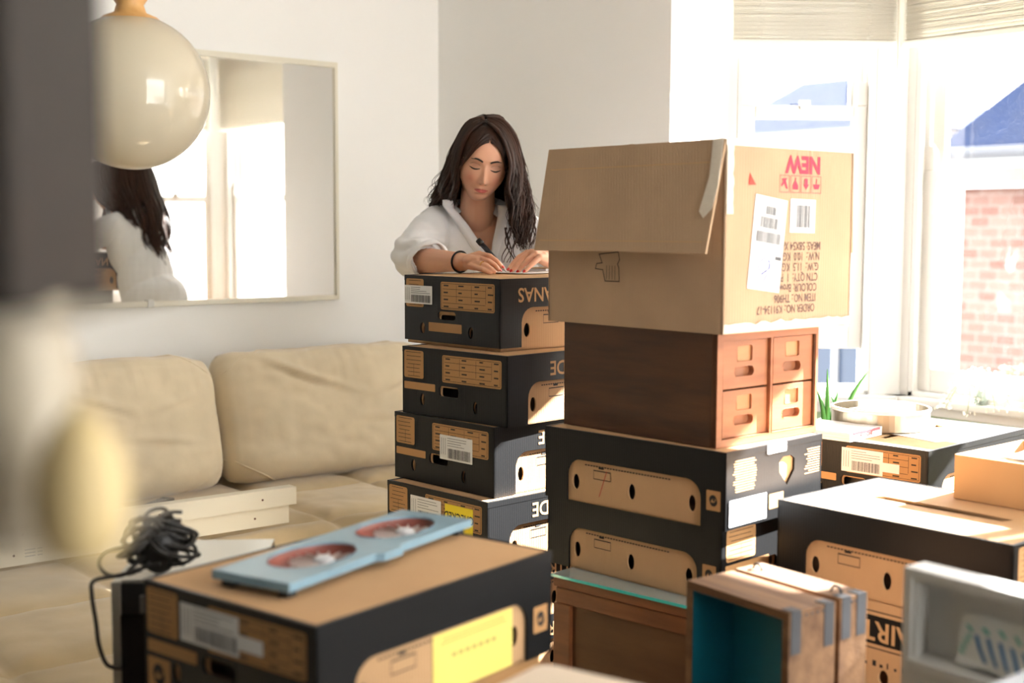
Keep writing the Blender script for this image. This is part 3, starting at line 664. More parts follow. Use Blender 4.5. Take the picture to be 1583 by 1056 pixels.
B(-a+.02, -b+.02, zc-.001, a-.02, b-.02, zc+.0003).build('top_cloth', mat('grey_veined_paper', (150, 148, 140), rough=.6, rgb2=(212, 210, 200), vscale=7, stretch=(1, 4, 1)), ch)

# ================================================================== wooden crates standing on end
CRW = wood('weathered_crate_wood', (100, 70, 46), (140, 106, 74), scale=2.5, axis=(1, 10, 10), rough=.7, bump=.3)
TEAL = mat('teal_paint', (22, 130, 156), rough=.55, var=.12, vscale=6)
ZINC = mat('zinc_bracket', (74, 76, 80), rough=.6, metal=.3, var=.2)
def crate(label, c0, c1, zt, dp, inside):
    """open fronted crate, c0 -> c1 its front top edge left to right (lateral, depth)"""
    A_, B_ = cw(*c0), cw(*c1); d = (B_-A_); d.z = 0; L_ = d.length; d.normalize(); ang = atan2(d.y, d.x)
    t = thing('wooden_crate', label, 'crate', (A_.x, A_.y, 0), ang, 'wooden crates on end'); w_ = .016
    for nm, b in (('top_board', (0, 0, zt-w_, L_, dp, zt)), ('bottom_board', (0, 0, 0, L_, dp, w_)), ('side_board', (0, 0, w_, w_, dp, zt-w_)), ('side_board', (L_-w_, 0, w_, L_, dp, zt-w_))):
        B(*b).build(nm, CRW, t, bevel=.0015)
    B(w_, dp-.01, w_, L_-w_, dp-.002, zt-w_).build('back_board', CRW, t)
    if inside:
        MB().quad((w_+.0006, .002, w_), (w_+.0006, dp-.01, w_), (w_+.0006, dp-.01, zt-w_), (w_+.0006, .002, zt-w_)).quad((L_-w_-.0006, .002, w_), (L_-w_-.0006, dp-.01, w_), (L_-w_-.0006, dp-.01, zt-w_), (L_-w_-.0006, .002, zt-w_)).quad((w_, dp-.0106, w_), (L_-w_, dp-.0106, w_), (L_-w_, dp-.0106, zt-w_), (w_, dp-.0106, zt-w_)).quad((w_, .002, zt-w_-.0006), (L_-w_, .002, zt-w_-.0006), (L_-w_, dp-.01, zt-w_-.0006), (w_, dp-.01, zt-w_-.0006)).build('painted_lining', TEAL, t)
    for y0 in (.004, dp-.03):
        br = MB().box(L_-.0, y0, zt-.075, L_+.0015, y0+.024, zt+.001).box(L_-.022, y0, zt, L_+.0015, y0+.024, zt+.0015); br.build('corner_bracket', ZINC, t)
    pin = MB()
    for k in range(7): pin.box(L_-.001, .012+dp*.12*k, zt-.012, L_+.0012, .016+dp*.12*k, zt-.008)
    pin.build('nail_heads', ZINC, t)
    return t
zc_ = CAM_H-.65
crate('old wooden crate on end with bright teal inside', (.325, 2.35), (.472, 2.145), zc_, .118, True)
c2 = crate('old wooden crate on end behind the teal lined one', (.325+.118*.81+.012, 2.35+.118*.585+.03), (.472+.118*.81+.016, 2.145+.118*.585+.03), zc_-.004, .075, False)
MB().tube([(.03+.011*cos(t*.4), .03, zc_-.004+.011*sin(t*.4)) for t in range(0, 9)], .0025, 6).build('ring_pull', ZINC, c2, smooth=True)
MB().tube([(.22+.011*cos(t*.4), .03, zc_-.004+.011*sin(t*.4)) for t in range(0, 9)], .0025, 6).build('ring_pull', ZINC, c2, smooth=True)

# ================================================================== white shelf unit with a printed bag
WUN = mat('white_laminate', (206, 204, 198), rough=.4)
A_, B_ = cw(.588, 1.90), cw(.696, 1.757); d = B_-A_; d.z = 0; d.normalize(); UZ = CAM_H-.5035
un = thing('white_shelf_unit', 'white open shelf box standing in front of the black carton', 'shelf', (A_.x, A_.y, 0), atan2(d.y, d.x))
UL, UD = .50, .05; w_ = .014
for nm, b in (('side_panel', (0, 0, 0, w_, UD, UZ)), ('side_panel', (UL-w_, 0, 0, UL, UD, UZ)), ('top_panel', (w_, 0, UZ-w_, UL-w_, UD, UZ)), ('bottom_panel', (w_, 0, 0, UL-w_, UD, w_)), ('back_panel', (w_, UD-.008, w_, UL-w_, UD, UZ-w_))):
    B(*b).build(nm, WUN, un, bevel=.0015)
B(w_, .006, UZ-w_-.006, UL-w_, .016, UZ-w_).build('front_bead', WUN, un)
B(w_, .006, UZ-.30, w_+.006, .016, UZ-w_-.006).build('front_bead', WUN, un)
B(.004, UD, .004, UL-.004, UD+.003, UZ-.004).build('added_dark_back', mat('bounce_cutting_brown', (74, 52, 36), rough=.8), un)  # unseen brown board added to cut sunlight bouncing onto the carton behind
zs = UZ-.135
B(w_, -.01, zs-.016, UL-w_, UD-.008, zs).build('shelf', WUN, un, bevel=.0015)
fr_ = MB().prism(rect(w_+.002, zs-.40, UL-w_-.002, zs-.017), [rect(w_+.020, zs-.385, UL-w_-.020, zs-.033)], (0, -.008, 0), (1, 0, 0), (0, 0, 1), (0, -1, 0), .014); fr_.build('door_frame', WUN, un)
B(w_+.018, .0, zs-.387, UL-w_-.018, .004, zs-.031).build('door_panel', mat('frosted_panel', (172, 176, 168), rough=.2), un)
bagm = mat('clear_printed_bag', (222, 222, 216), rough=.25, spec=.7, bump=.6, bscale=20)
bag = thing('printed_plastic_bag', 'crumpled clear bag with blue and green print lying in the white shelf', 'bag', un.matrix_basis @ Vector((.25, .030, zs)), un.rotation_euler.z)
def bagf(u, v):
    x = -.17+.34*u; z = .006+.075*v*(1-.35*u*u)
    return (x, -.012+.016*v+.005*noise.noise((x*14, v*3, 1)), z+.006*noise.noise((x*20, v*2, 4)))
mbg = MB().grid(bagf, 40, 12); mbg.grid(lambda u, v: (lambda p_: (p_[0], p_[1]+.010*sin(pi*v)*sin(pi*u)**.5, p_[2]))(bagf(u, v)), 40, 12).build('bag_film', bagm, bag, smooth=True)
def bagstripe(nm, m, items):
    mb = MB()
    for u0, v0, u1, v1, w2 in items:
        N = 6
        for i in range(N):
            a, b = i/N, (i+1)/N
            P = [bagf(u0+(u1-u0)*a, v0+(v1-v0)*a), bagf(u0+(u1-u0)*b, v0+(v1-v0)*b), bagf(u0+(u1-u0)*b+w2, v0+(v1-v0)*b), bagf(u0+(u1-u0)*a+w2, v0+(v1-v0)*a)]
            mb.quad(*[(x, y-.0012, z) for x, y, z in P])
    mb.build(nm, m, bag)
bagstripe('blue_stripes', mat('blue_print', (42, 108, 160), rough=.4), [(.07+.055*i, .62-.02*i, .13+.055*i, .12, .02) for i in range(14)])
bagstripe('green_print', mat('green_print', (84, 176, 160), rough=.4), [(.02+.075*i, .78, .05+.075*i, .66, .022) for i in range(11)]+[(.0+.01*i, .3+.1*i, .02+.01*i, .22+.1*i, .02) for i in range(4)])

# white storage box whose corner rises at the bottom of the view
p1_ = on(1531, 1056, 2, .7865); ya_ = HEAD+R(39.5); rx_ = Vector((cos(ya_), sin(ya_), 0)); lx_ = Vector((-sin(ya_), cos(ya_), 0)); pc_ = p1_+rx_*.0-lx_*.105
sb_ = thing('white_storage_box', 'white lidded storage box beside the white shelf', 'box', (pc_.x, pc_.y, 0), ya_)
B(-.12, -.10, 0, .12, .10, .734).build('body', WUN, sb_, bevel=.004); B(-.125, -.105, .7342, .125, .105, .7865).build('lid', mat('cool_white_plastic', (226, 230, 240), rough=.3), sb_, bevel=.006)

# ================================================================== things on the cartons by the window
kt = thing('kraft_tray', 'small open kraft tray on the sunlit carton, white paper inside', 'tray', None or tuple(cw(0, 0, 0)), 0)
cj = on(1474, 771, 2, CAM_H-.594); yj = R(41.2)+HEAD
kt.location = (cj.x, cj.y, CAM_H-.594+.0016); kt.rotation_euler.z = yj-pi/2       # local x: towards camera-right, y: away-right
JL, JD, JH, w_ = .42, .30, .098, .005
for nm, b in (('front_wall', (0, 0, 0, JL, w_, JH)), ('back_wall', (0, JD-w_, 0, JL, JD, JH)), ('side_wall', (0, w_, 0, w_, JD-w_, JH)), ('side_wall', (JL-w_, w_, 0, JL, JD-w_, JH)), ('bottom', (w_, w_, 0, JL-w_, JD-w_, w_))): B(*b).build(nm, mat('plain_kraft_tray', (204, 162, 114), rough=.8, var=.05), kt)
pp = thing('paper_bundle', 'bundle of white paper inside the kraft tray', 'paper', kt.matrix_basis @ Vector((.21, .15, w_)), kt.rotation_euler.z)
for i in range(5):
    MB().grid(lambda u, v, i=i: (-.15+.30*u+.004*i, -.11+.22*v, .012*i+.05+.03*sin(u*2.2+i)*v+.01*noise.noise((u*4, v*4, i))), 14, 10).build('sheet', PAPER, pp, smooth=True)
B(-.15, -.11, 0, .15, .11, .045).build('paper_block', PAPER, pp)
sp = Vector(tH.location); dr = Vector((cos(yj), sin(yj), 0)); dl = Vector((-sin(yj), cos(yj), 0))
hn = cw(.945, 2.389, 0)
for i in range(2):
    c = hn+dr*(.39+.008+.19)+dl*.06; s_box = thing('kraft_carton', 'plain kraft carton supporting the kraft tray, %s of two' % ('lower', 'upper')[i], 'box', (c.x, c.y, (CAM_H-.594)/2*i), yj)
    B(-.19, -.27, 0, .19, .27, (CAM_H-.594)/2-.0012).build('body', TAN, s_box, bevel=.003); B(-.19, -.025, (CAM_H-.594)/2-.0012, .19, .025, (CAM_H-.594)/2-.0006).build('packing_tape', TAPE, s_box)
ztop = CAM_H-.556
TINM = mat('brushed_tin', (168, 158, 140), rough=.32, metal=.85)
tin = thing('round_tin', 'round open pale metal tin on the black carton by the window', 'tin', tuple(cw(1.035, 3.60, -.556+.0015)), 0)
r_ = .134
MB().lathe([(0, 0), (r_-.004, 0), (r_, .004), (r_, .056), (r_-.0015, .0585), (r_-.004, .056), (r_-.004, .006), (0, .006)], n=56).build('body', TINM, tin, smooth=False)
MB().lathe([(r_+.0005, .05), (r_+.003, .053), (r_+.003, .058), (r_-.003, .0605), (r_-.005, .057)], n=56).build('rim', mat('tin_rim', (205, 201, 193), rough=.4), tin, smooth=True)
B(-.07, -.05, .007, .06, .05, .05).build('folded_paper', PAPER, tin)
sh = thing('paper_sheet', 'loose white sheet of paper lying under the round tin', 'paper', tuple(cw(1.12, 3.52, -.556+.0002)), HEAD+R(30))
B(-.10, -.148, 0, .10, .148, .0010).build('sheet', PAPER, sh)
mg = thing('magazine_stack', 'magazines with red spine lettering beside the round tin', 'magazines', tuple(cw(.86, 3.47, -.556+.0015)), HEAD+R(46))
for i in range(3):
    B(-.085, -.11, .008*i, .085, .11, .008*i+.0075).build('magazine', PAPER, mg)
mb = MB(); add_text(mb, 'MAGAZINE', .012, (0, -.1105, .012), (1, 0, 0), (0, 0, 1), .0004, 1.1); B(-.07, -.1103, .0165, .075, -.110, .0235).build('red_band', mat('red_cover', (170, 40, 52), rough=.5), mg)
mb.build('lettering', mat('dark_red_ink', (150, 36, 46), rough=.6), mg)
# aloe on a little stand behind the cartons
GREEN = mat('aloe_green', (78, 150, 64), rough=.45, var=.15, vscale=10)
ST = wood('stand_pine', (168, 122, 74), (190, 146, 96), rough=.5)
c = cw(.985, 3.90, -CAM_H); stn = thing('plant_stand', 'slim pine plant stand behind the cartons in the bay', 'stand', tuple(c))
MB().lathe([(0, .675), (.075, .675), (.075, .694), (0, .694)], n=24).build('top', ST, stn)
for q in range(3): MB().tube([(.055*cos(q*2.09), .055*sin(q*2.09), .675), (.08*cos(q*2.09), .08*sin(q*2.09), 0)], .009, 8).build('leg', ST, stn, smooth=True)
al = thing('potted_aloe', 'small aloe with narrow green leaves in a white pot', 'plant', (c.x, c.y, .694))
MB().lathe([(0, 0), (.04, 0), (.052, .085), (.048, .085), (.04, .01), (0, .01)], n=24).build('pot', WUN, al, smooth=True); MB().lathe([(.047, .075), (0, .078)], n=18).build('soil', mat('soil', (70, 52, 40), rough=.9), al)
for dx, hgt, ln in ((-.055, .17, .01), (-.075, .115, -.01), (.06, .165, .055), (-.02, .10, .02), (.02, .09, -.03)):
    rt = _right; pts = []; 
    for i in range(8):
        s = i/7; pts.append(rt*(dx*.45+(dx*.25+ln)*s*s)+Vector((.01*dx, .02*ln, .07+hgt*s)))
    MB().tube(pts, [.0085*(1-(i/7)**1.6)+.0008 for i in range(8)], 6).build('leaf', GREEN, al, smooth=True)
# dried white flowers in a small vase on the sill of the wide window
FLW = mat('white_petals', (244, 240, 226), rough=.7, trans=0)
v0 = on(1500, 640, 1, BY-.02); vz = SILL-.008
fv = thing('dried_flower_vase', 'vase of white dried flower sprays on the wide window sill', 'flowers', (v0.x+.04, BY-.022, vz))
MB().lathe([(0, 0), (.022, 0), (.026, .02), (.018, .06), (.012, .085), (.015, .095), (.011, .095), (.008, .08), (.014, .05), (.02, .02), (0, .006)], n=20).build('vase', mat('pale_glass_vase', (200, 214, 205), rough=.1, trans=.7), fv, smooth=True)
rnd = random.Random(5)
for k in range(11):
    a = rnd.uniform(-1, 1); e = Vector((a*.17+.02, -.05-rnd.uniform(0, .08), rnd.uniform(-.02, .10)+.0))
    p0 = Vector((0, 0, .09)); mid = Vector((e.x*.45, e.y*.5, .13+.04*rnd.random()))
    pts = [p0*(1-t)**2+mid*2*t*(1-t)+e*t*t for t in [i/8 for i in range(9)]]
    st_ = MB().tube(pts, .0012, 5).build('stem', mat('dry_stem', (150, 158, 110), rough=.7), fv)
    fm = MB()
    for i in range(26):
        b = pts[4+i % 5]+Vector((rnd.uniform(-.022, .022), rnd.uniform(-.02, .02), rnd.uniform(-.016, .018)))
        M = Euler((rnd.uniform(0, 6), rnd.uniform(0, 6), rnd.uniform(0, 6))).to_matrix(); r2 = rnd.uniform(.005, .010)
        fm.quad(*[b+M @ Vector((r2*x, r2*.6*y, .002*abs(x))) for x, y in ((-1, 0), (-.3, -1), (.7, -.8), (1, 0), (.6, .9), (-.4, .9))])
    fm.build('blossoms', FLW, st_)

# ================================================================== blue metal panel on the foreground carton
BLUM = mat('blue_grey_enamel', (126, 158, 174), rough=.35, var=.1, vscale=9, bump=.1, bscale=14, coat=.2)
zt = CAM_H-.551+.0013
ctr = on(545, 862, 2, zt); q1, q2 = on(322, 905, 2, zt), on(640, 800, 2, zt); dv = (q2-q1).normalized()
pn = thing('blue_metal_panel', 'blue enamelled metal cover with two round openings on the foreground carton', 'panel', (ctr.x, ctr.y, zt), atan2(dv.y, dv.x))
PL, PW = .50, .155
for sx in (-1, 1):
    for sy in (-1, 1): B(sx*PL*.46-.01, sy*PW*.36-.01, 0, sx*PL*.46+.01, sy*PW*.36+.01, .012).build('foot', INK, pn)
out = [(-PL/2, -PW/2), (-.04, -PW/2), (-.03, -PW/2-.012), (.02, -PW/2-.012), (.03, -PW/2), (PL/2, -PW/2), (PL/2, PW/2), (-PL/2, PW/2)]
MB().prism(out, [ell(-.10, .002, .088, .058, 36), ell(.125, .002, .088, .058, 36)], (0, 0, .026), (1, 0, 0), (0, 1, 0), (0, 0, 1), .014).build('cover_plate', BLUM, pn, bevel=.0015)
RUST = mat('red_brown_dish', (134, 70, 58), rough=.4, var=.2, vscale=12); 
for cx in (-.10, .125):
    n = 36; mb = MB(); k = len(mb.v)
    for (rr, z) in ((1.0, .0255), (.96, .014), (.5, .007), (.0, .006)):
        mb.v += [Vector((cx+.0885*rr*cos(2*pi*j/n), .002+.0585*rr*sin(2*pi*j/n), z)) for j in range(n)]
    for i in range(3):
        for j in range(n): mb.f.append((i*n+j, i*n+(j+1) % n, (i+1)*n+(j+1) % n, (i+1)*n+j))
    dsh = mb.build('dish', RUST, pn, smooth=True)
    MB().lathe([(0, .022), (.012, .022), (.018, .017), (.018, .008), (0, .008)], (cx+.015, -.008, 0), n=20).build('hub', mat('pale_enamel', (206, 206, 208), rough=.3), pn, smooth=True)
    for k in range(11):
        a = R(-10+20*k); MB().box(.02, -.0009, .012, .056, .0009, .0165, Matrix.Translation((cx+.015, -.008, 0)) @ Matrix.Rotation(a, 4, 'Z')).build('fin', mat('fin_metal', (205, 190, 180), rough=.35, metal=.4), pn)

# low bench that carries the foreground carton
fb = thing('low_bench', 'low pine bench under the foreground carton', 'bench', (tG.location.x, tG.location.y, 0), tG.rotation_euler.z); zb_ = tG.location.z
B(-.26, -.18, zb_-.03, .26, .18, zb_).build('bench_top', ST, fb, bevel=.003)
for sx in (-1, 1):
    for sy in (-1, 1): B(sx*.22-.02, sy*.14-.02, 0, sx*.22+.02, sy*.14+.02, zb_-.03).build('leg', ST, fb)
# dark carton with pale top poking up in front of it
pT = at(838, 1022, 1.66); lT = thing('shallow_carton', 'dark carton with pale rounded top beside the foreground banana carton', 'box', (0, 0, 0), tG.rotation_euler.z+R(4))
Lx, Wy = .30, .24; c, s_ = cos(lT.rotation_euler.z), sin(lT.rotation_euler.z)
lT.location = (pT.x-(Lx/2*c-Wy/2*s_), pT.y-(Lx/2*s_+Wy/2*c), 0)
MB().prism(rrect(-Lx/2, -Wy/2, Lx/2, Wy/2, .025), [], (0, 0, pT.z-.006), (1, 0, 0), (0, 1, 0), (0, 0, 1), pT.z-.006).build('body', BLACK, lT)
MB().prism(rrect(-Lx/2+.004, -Wy/2+.004, Lx/2-.004, Wy/2-.004, .022), [], (0, 0, pT.z), (1, 0, 0), (0, 1, 0), (0, 0, 1), .006).build('top_board', mat('pale_board', (226, 208, 186), rough=.7), lT)
# ================================================================== sofa
SOFA = mat('beige_microfibre', (228, 211, 180), rough=.9, spec=.2, sheen=.5, var=.07, vscale=7, bump=.25, bscale=22)
SOFS = mat('tan_quilted_microfibre', (206, 184, 144), rough=.9, spec=.2, sheen=.4, var=.1, vscale=6, bump=.3, bscale=18)
so = thing('corner_sofa', 'large beige quilted corner sofa along the left wall', 'sofa', (.1, -1.86, 0))
OX, OY = .1, -1.86
SZ = .385
X1, X2, Y0, Y1, YC = 1.12, 2.66, -3.75, -.30, -1.86
def quilt(x, y):
    c = .436; fx = (x-.12)/c; fy = (y+.30)/c
    ax = abs(fx-round(fx))*c; ay = abs(fy-round(fy))*c
    s = min(ax, ay); h = SZ+.030*(1-exp(-s/.032))-.006*exp(-(ax*ax+ay*ay)/.0011)
    ex = min(x-.02, (X1 if y > YC else X2)-x, Y1-y, y-Y0)
    if x > X1: ex = min(ex, YC-y)
    h -= .055*exp(-max(ex, 0)/.022)
    return h+.006*noise.noise((x*5, y*5, 0))+.003*noise.noise((x*16, y*16, 3))
st = .0125
xs = [.02+st*i for i in range(int((X2-.02)/st)+1)]; ys = [Y0+st*j for j in range(int((Y1-Y0)/st)+1)]
mb = MB(); idx = {}
for i, x in enumerate(xs):
    for j, y in enumerate(ys):
        if x <= X1+.001 or y <= YC+.001: idx[i, j] = len(mb.v); mb.v.append(Vector((x-OX, y-OY, quilt(x, y))))
for i in range(len(xs)-1):
    for j in range(len(ys)-1):
        q = [(i, j), (i+1, j), (i+1, j+1), (i, j+1)]
        if all(k in idx for k in q): mb.f.append(tuple(idx[k] for k in q))
mb.build('quilted_seat', SOFS, so, smooth=True)
bs = MB().box(.02-OX, Y0-OY, .06, X1-OX, Y1-OY, SZ-.02).box(X1-OX, Y0-OY, .06, X2-OX, YC-OY, SZ-.02); bs.build('base', SOFS, so, bevel=.01)
B(.01-OX, Y0-OY, .06, .14-OX, Y1-OY, .68).build('back_frame', SOFA, so, bevel=.02)
for x, y in ((.1, -.4), (1.02, -.4), (.1, -3.65), (2.6, -3.65), (2.6, -1.96)): MB().lathe([(0, 0), (.02, 0), (.028, .062), (0, .062)], (x-OX, y-OY, 0), n=12).build('foot', wood('sofa_foot', (60, 40, 26), (74, 50, 32)), so)
def cushion(label, yc, wid, hgt, thick, xb, zb, seed, rz=0):
    t = thing('back_cushion', label, 'cushion', (xb, yc, zb), rz, 'loose back cushions on the sofa'); M = Matrix.Rotation(R(-14), 3, 'Y')
    n1, n2 = 70, 50
    def prof(u, v, side):
        a, b = 2*u-1, 2*v-1
        ed = (1-abs(a)**6)**.40*(1-abs(b)**5)**.40
        y = a*wid/2*(1-.06*abs(b)**7)*(1+.012*noise.noise((b*2.2, seed, 1))); z = b*hgt/2*(1-.07*abs(a)**8)
        if b > 0: z += b*(.014*noise.noise((a*1.6, seed, 2))+.006*noise.noise((a*5, seed, 4)))
        th = thick/2*ed
        wr = 0
        if side > 0:
            wr = .013*noise.noise((a*2.4, b*2.0, seed))+.005*noise.noise((a*8, b*6, seed+3))
            top = max(0, (b-.25)/.75); wr += .014*top*(1-top*.6)*noise.noise((a*17, b*1.1, seed+7))
            for c0, sl, x0, wd, dp in ((.42, -1.05, -.25, .55, .022), (.62, -1.5, -.5, .4, .014), (-.30, -.35, .45, .4, .012), (.2, .9, .55, .3, .010)):
                ln_ = b-(c0+sl*(a-x0)*.6); wr += dp*(exp(-((ln_-.06)/.07)**2)-exp(-(ln_/.055)**2))*max(0, 1-abs(a-x0)/wd)
            wr -= .010*exp(-((abs(a)-.90)/.03)**2)*(1 if abs(b) < .95 else 0)*.6+.010*exp(-((b-.84)/.035)**2)*.6
        return M @ Vector((side*th+wr*ed, y, z))
    mb = MB()
    mb.grid(lambda u, v: prof(u, v, 1), n1, n2); mb.grid(lambda u, v: prof(u, v, -1), n1, n2)
    body = mb.build('cover', SOFA, t, smooth=True, weld=True)
    pts = [prof(.5+.497*cos(q)*min(1, 1/max(abs(cos(q)), abs(sin(q)))) if False else .5+.5*max(-1, min(1, 1.18*cos(q))), .5+.5*max(-1, min(1, 1.18*sin(q))), 1) for q in [2*pi*i/90 for i in range(91)]]
    MB().tube(pts, .0035, 6).build('piping', SOFA, body, smooth=True)
    return t
cushion('plump beige back cushion beside the carton stack, creased diagonally', -.762, .925, .50, .27, .30, .648, 2)
cushion('beige back cushion behind the white rails, under the mirror', -1.69, .90, .50, .26, .31, .648, 11)
# white rails lying on the sofa
RAILM = mat('ivory_painted_metal', (236, 228, 206), rough=.4)
SCREW = mat('dark_screw', (96, 58, 34), rough=.5)
def rail(label, px1, z0, z1, dx, y_end):
    t = thing('white_rail', label, 'rail', (1.05+dx, y_end, z0), 0, 'white rails on the sofa')
    L_ = 2.3; h_ = z1-z0
    mb = MB().box(0, -L_, 0, .003, 0, h_).box(-.042, -L_, h_-.003, 0, 0, h_).box(-.042, -L_, 0, 0, 0, .003); mb.build('channel', RAILM, t, bevel=.0008)
    for k, y in enumerate((-.12, -.46, -.86, -1.3)): MB().tube([(.003, y, h_*.5), (.0042, y, h_*.5)], .0035, 8).build('screw_hole', SCREW, t)
    mb = MB()
    for k in range(3): mb.quad((.0034, -.83, h_*(.35+.16*k)), (.0034, -.80, h_*(.35+.16*k)), (.0034, -.80, h_*(.41+.16*k)), (.0034, -.83, h_*(.41+.16*k)))
    for k in range(3): mb.quad((.0034, -.795, h_*(.35+.16*k)), (.0034, -.78, h_*(.35+.16*k)), (.0034, -.78, h_*(.41+.16*k)), (.0034, -.795, h_*(.41+.16*k)))
    mb.build('printed_marks', mat('pale_grey_print', (190, 184, 170), rough=.6), t)
    return t
ye = on(446, 800, 0, 1.05).y
rail('lower of two long ivory metal rails lying across the sofa', 446, .420, .478, .0, ye)
rail('upper of two long ivory metal rails lying across the sofa', 452, .4800, .536, .014, ye+.02)
# remote control
rc = on(243, 778, 2, .425); rm = thing('remote_control', 'black remote control lying on the sofa behind the rails', 'remote', (rc.x, rc.y, .414), R(35))
B(-.022, -.075, 0, .022, .075, .017).build('case', mat('black_plastic', (34, 33, 33), rough=.4), rm, bevel=.004)
for i in range(5):
    for j in range(3): B(-.014+.011*j, -.055+.02*i, .017, -.007+.011*j, -.045+.02*i, .0185).build('button', mat('grey_buttons', (150, 148, 146), rough=.5), rm)
# amplifier with a tangle of cables
am_o = cw(-.70, 2.215, 0); yawA = HEAD+R(4)
am = thing('hifi_amplifier', 'black hi-fi unit with silver side standing on the sofa', 'amplifier', (am_o.x, am_o.y, .415), yawA)
BLK = mat('gloss_black_panel', (14, 14, 15), rough=.15, spec=.6); SIL = mat('silver_casing', (176, 172, 160), rough=.3, metal=.6)
HA_ = CAM_H-.6185-.415-.0005
B(.016, .004, 0, .25, .30, HA_-.005).build('body', mat('black_casing', (26, 25, 25), rough=.35), am, bevel=.003)
B(0, 0, 0, .016, .30, HA_-.002).build('side_panel', SIL, am, bevel=.002); B(.016, -.004, .01, .25, .004, HA_-.06).build('front_panel', BLK, am); B(.016, .01, HA_-.005, .25, .30, HA_).build('top_plate', SIL, am, bevel=.001)
B(.05, -.008, HA_-.055, .12, .004, HA_-.025).build('display', mat('grey_display', (96, 92, 88), rough=.3), am); B(.15, -.008, HA_-.055, .19, .004, HA_-.025).build('display', SIL, am)
cb = thing('cable_tangle', 'tangle of black cables with a plug adapter on top of the hi-fi unit', 'cables', tuple(cw(-.63, 2.27, -.6185)), yawA)
CBL = mat('black_cable', (30, 27, 24), rough=.5)
MB().ellipsoid((0, 0, .045), (.036, .03, .045), nu=18, nv=12).build('adapter', CBL, cb, smooth=True)
rnd = random.Random(3)
for k in range(7):
    P = []; ph = rnd.uniform(0, 6)
    for i in range(60):
        t_ = i/59*2*pi*rnd.choice((1.6, 1.6)); rr = .045+.018*sin(3*t_+ph)
        P.append(Vector((rr*cos(t_+ph)*(1.05 if k % 2 else .8), rr*sin(t_*1.1+ph)*.8, .012+.05*(.5+.5*sin(t_*1.7+ph*2))+.008*k)))
    MB().tube(P, .0036, 7).build('cable', CBL, cb, smooth=True)
loop = [(-.01, -.02, .05), (-.05, -.03, .055), (-.085, -.03, .045), (-.098, -.028, .025), (-.085, -.03, .008), (-.06, -.035, .006), (-.03, -.04, .018), (.01, -.04, .028)]
def smoothp(P, n=8):
    P = [Vector(p) for p in P]; out = []
    for i in range(len(P)-1):
        p0, p1, p2, p3 = P[max(i-1, 0)], P[i], P[i+1], P[min(i+2, len(P)-1)]
        for k in range(n):
            t = k/n; out.append(.5*((2*p1)+(p2-p0)*t+(2*p0-5*p1+4*p2-p3)*t*t+(3*p1-p0-3*p2+p3)*t**3))
    return out+[P[-1]]
MB().tube(smoothp(loop), .0036, 7).build('cable', CBL, cb, smooth=True)
MB().tube(smoothp([(-.02, -.05, .02), (-.06, -.055, .012), (-.10, -.06, .004), (-.104, -.06, -.02), (-.098, -.06, -.07), (-.094, -.06, -.11), (-.08, -.062, -.145), (-.055, -.06, -.152)]), .0038, 7).build('cable', CBL, cb, smooth=True)
MB().tube(smoothp([(.02, .0, .08), (-.01, .0, .10), (-.05, -.01, .085), (-.055, -.02, .05)]), .0036, 7).build('cable', CBL, cb, smooth=True)

# ================================================================== mirror
MY0, MY1, MZ0, MZ1 = -2.35, -.537, 1.078, 2.007
mi = thing('wall_mirror', 'large wall mirror in a thin cream frame above the sofa', 'mirror', (0, (MY0+MY1)/2, MZ0)); oy = (MY0+MY1)/2
FRM = mat('cream_mirror_frame', (232, 226, 208), rough=.4)
mb = MB().box(.0, MY0-oy, -.02, .024, MY1-oy, .0).box(.0, MY0-oy, MZ1-MZ0, .024, MY1-oy, MZ1-MZ0+.022).box(.0, MY1-oy, -.02, .022, MY1-oy+.014, MZ1-MZ0+.022).box(0, MY0-oy-.014, -.02, .022, MY0-oy, MZ1-MZ0+.022)
mb.build('frame', FRM, mi, bevel=.002)
B(.003, MY0-oy, 0, .012, MY1-oy, MZ1-MZ0).build('mirror_glass', mat('silvered_glass', (246, 246, 243), rough=.005, metal=1.0), mi)
ck = on(233, 467, 0, .026); B(.012, ck.y-oy-.012, -.022, .03, ck.y-oy+.012, .006).build('clip', mat('steel', (190, 190, 185)), mi, bevel=.002)

# ================================================================== globe pendant lamp
gc = at(204, 143, 3.0); gr = .1755
pd = thing('globe_pendant_lamp', 'opal glass globe pendant lamp hanging before the mirror', 'lamp', (gc.x, gc.y, gc.z))
opal = mat('opal_glass', (232, 222, 198), rough=.08, spec=.6, coat=.8, sss=0)
b_ = opal.node_tree.nodes['Principled BSDF']; b_.inputs['Transmission Weight'].default_value = 0
tl = opal.node_tree.nodes.new('ShaderNodeBsdfTranslucent'); tl.inputs['Color'].default_value = (.85, .78, .62, 1); mx = opal.node_tree.nodes.new('ShaderNodeMixShader'); mx.inputs[0].default_value = .3
on_ = opal.node_tree.nodes['Material Output']; opal.node_tree.links.new(b_.outputs[0], mx.inputs[1]); opal.node_tree.links.new(tl.outputs[0], mx.inputs[2]); opal.node_tree.links.new(mx.outputs[0], on_.inputs['Surface'])
prof = [(gr*sin(pi*i/40), -gr*cos(pi*i/40)) for i in range(0, 37)]
MB().lathe([(max(r, .0005), z) for r, z in prof], n=64).build('globe', opal, pd, smooth=True)
OCH = wood('turned_beech_cap', (206, 156, 92), (222, 176, 112), rough=.45)
zt_ = gr*cos(pi*4/40)
MB().lathe([(.088, gr*.78), (.0905, gr*.80), (.060, zt_+.002), (.036, zt_+.012), (.03, zt_+.03), (.05, zt_+.06), (.062, zt_+.09), (.05, zt_+.12), (.012, zt_+.14), (.004, zt_+.145)], n=40).build('cap', OCH, pd, smooth=True)
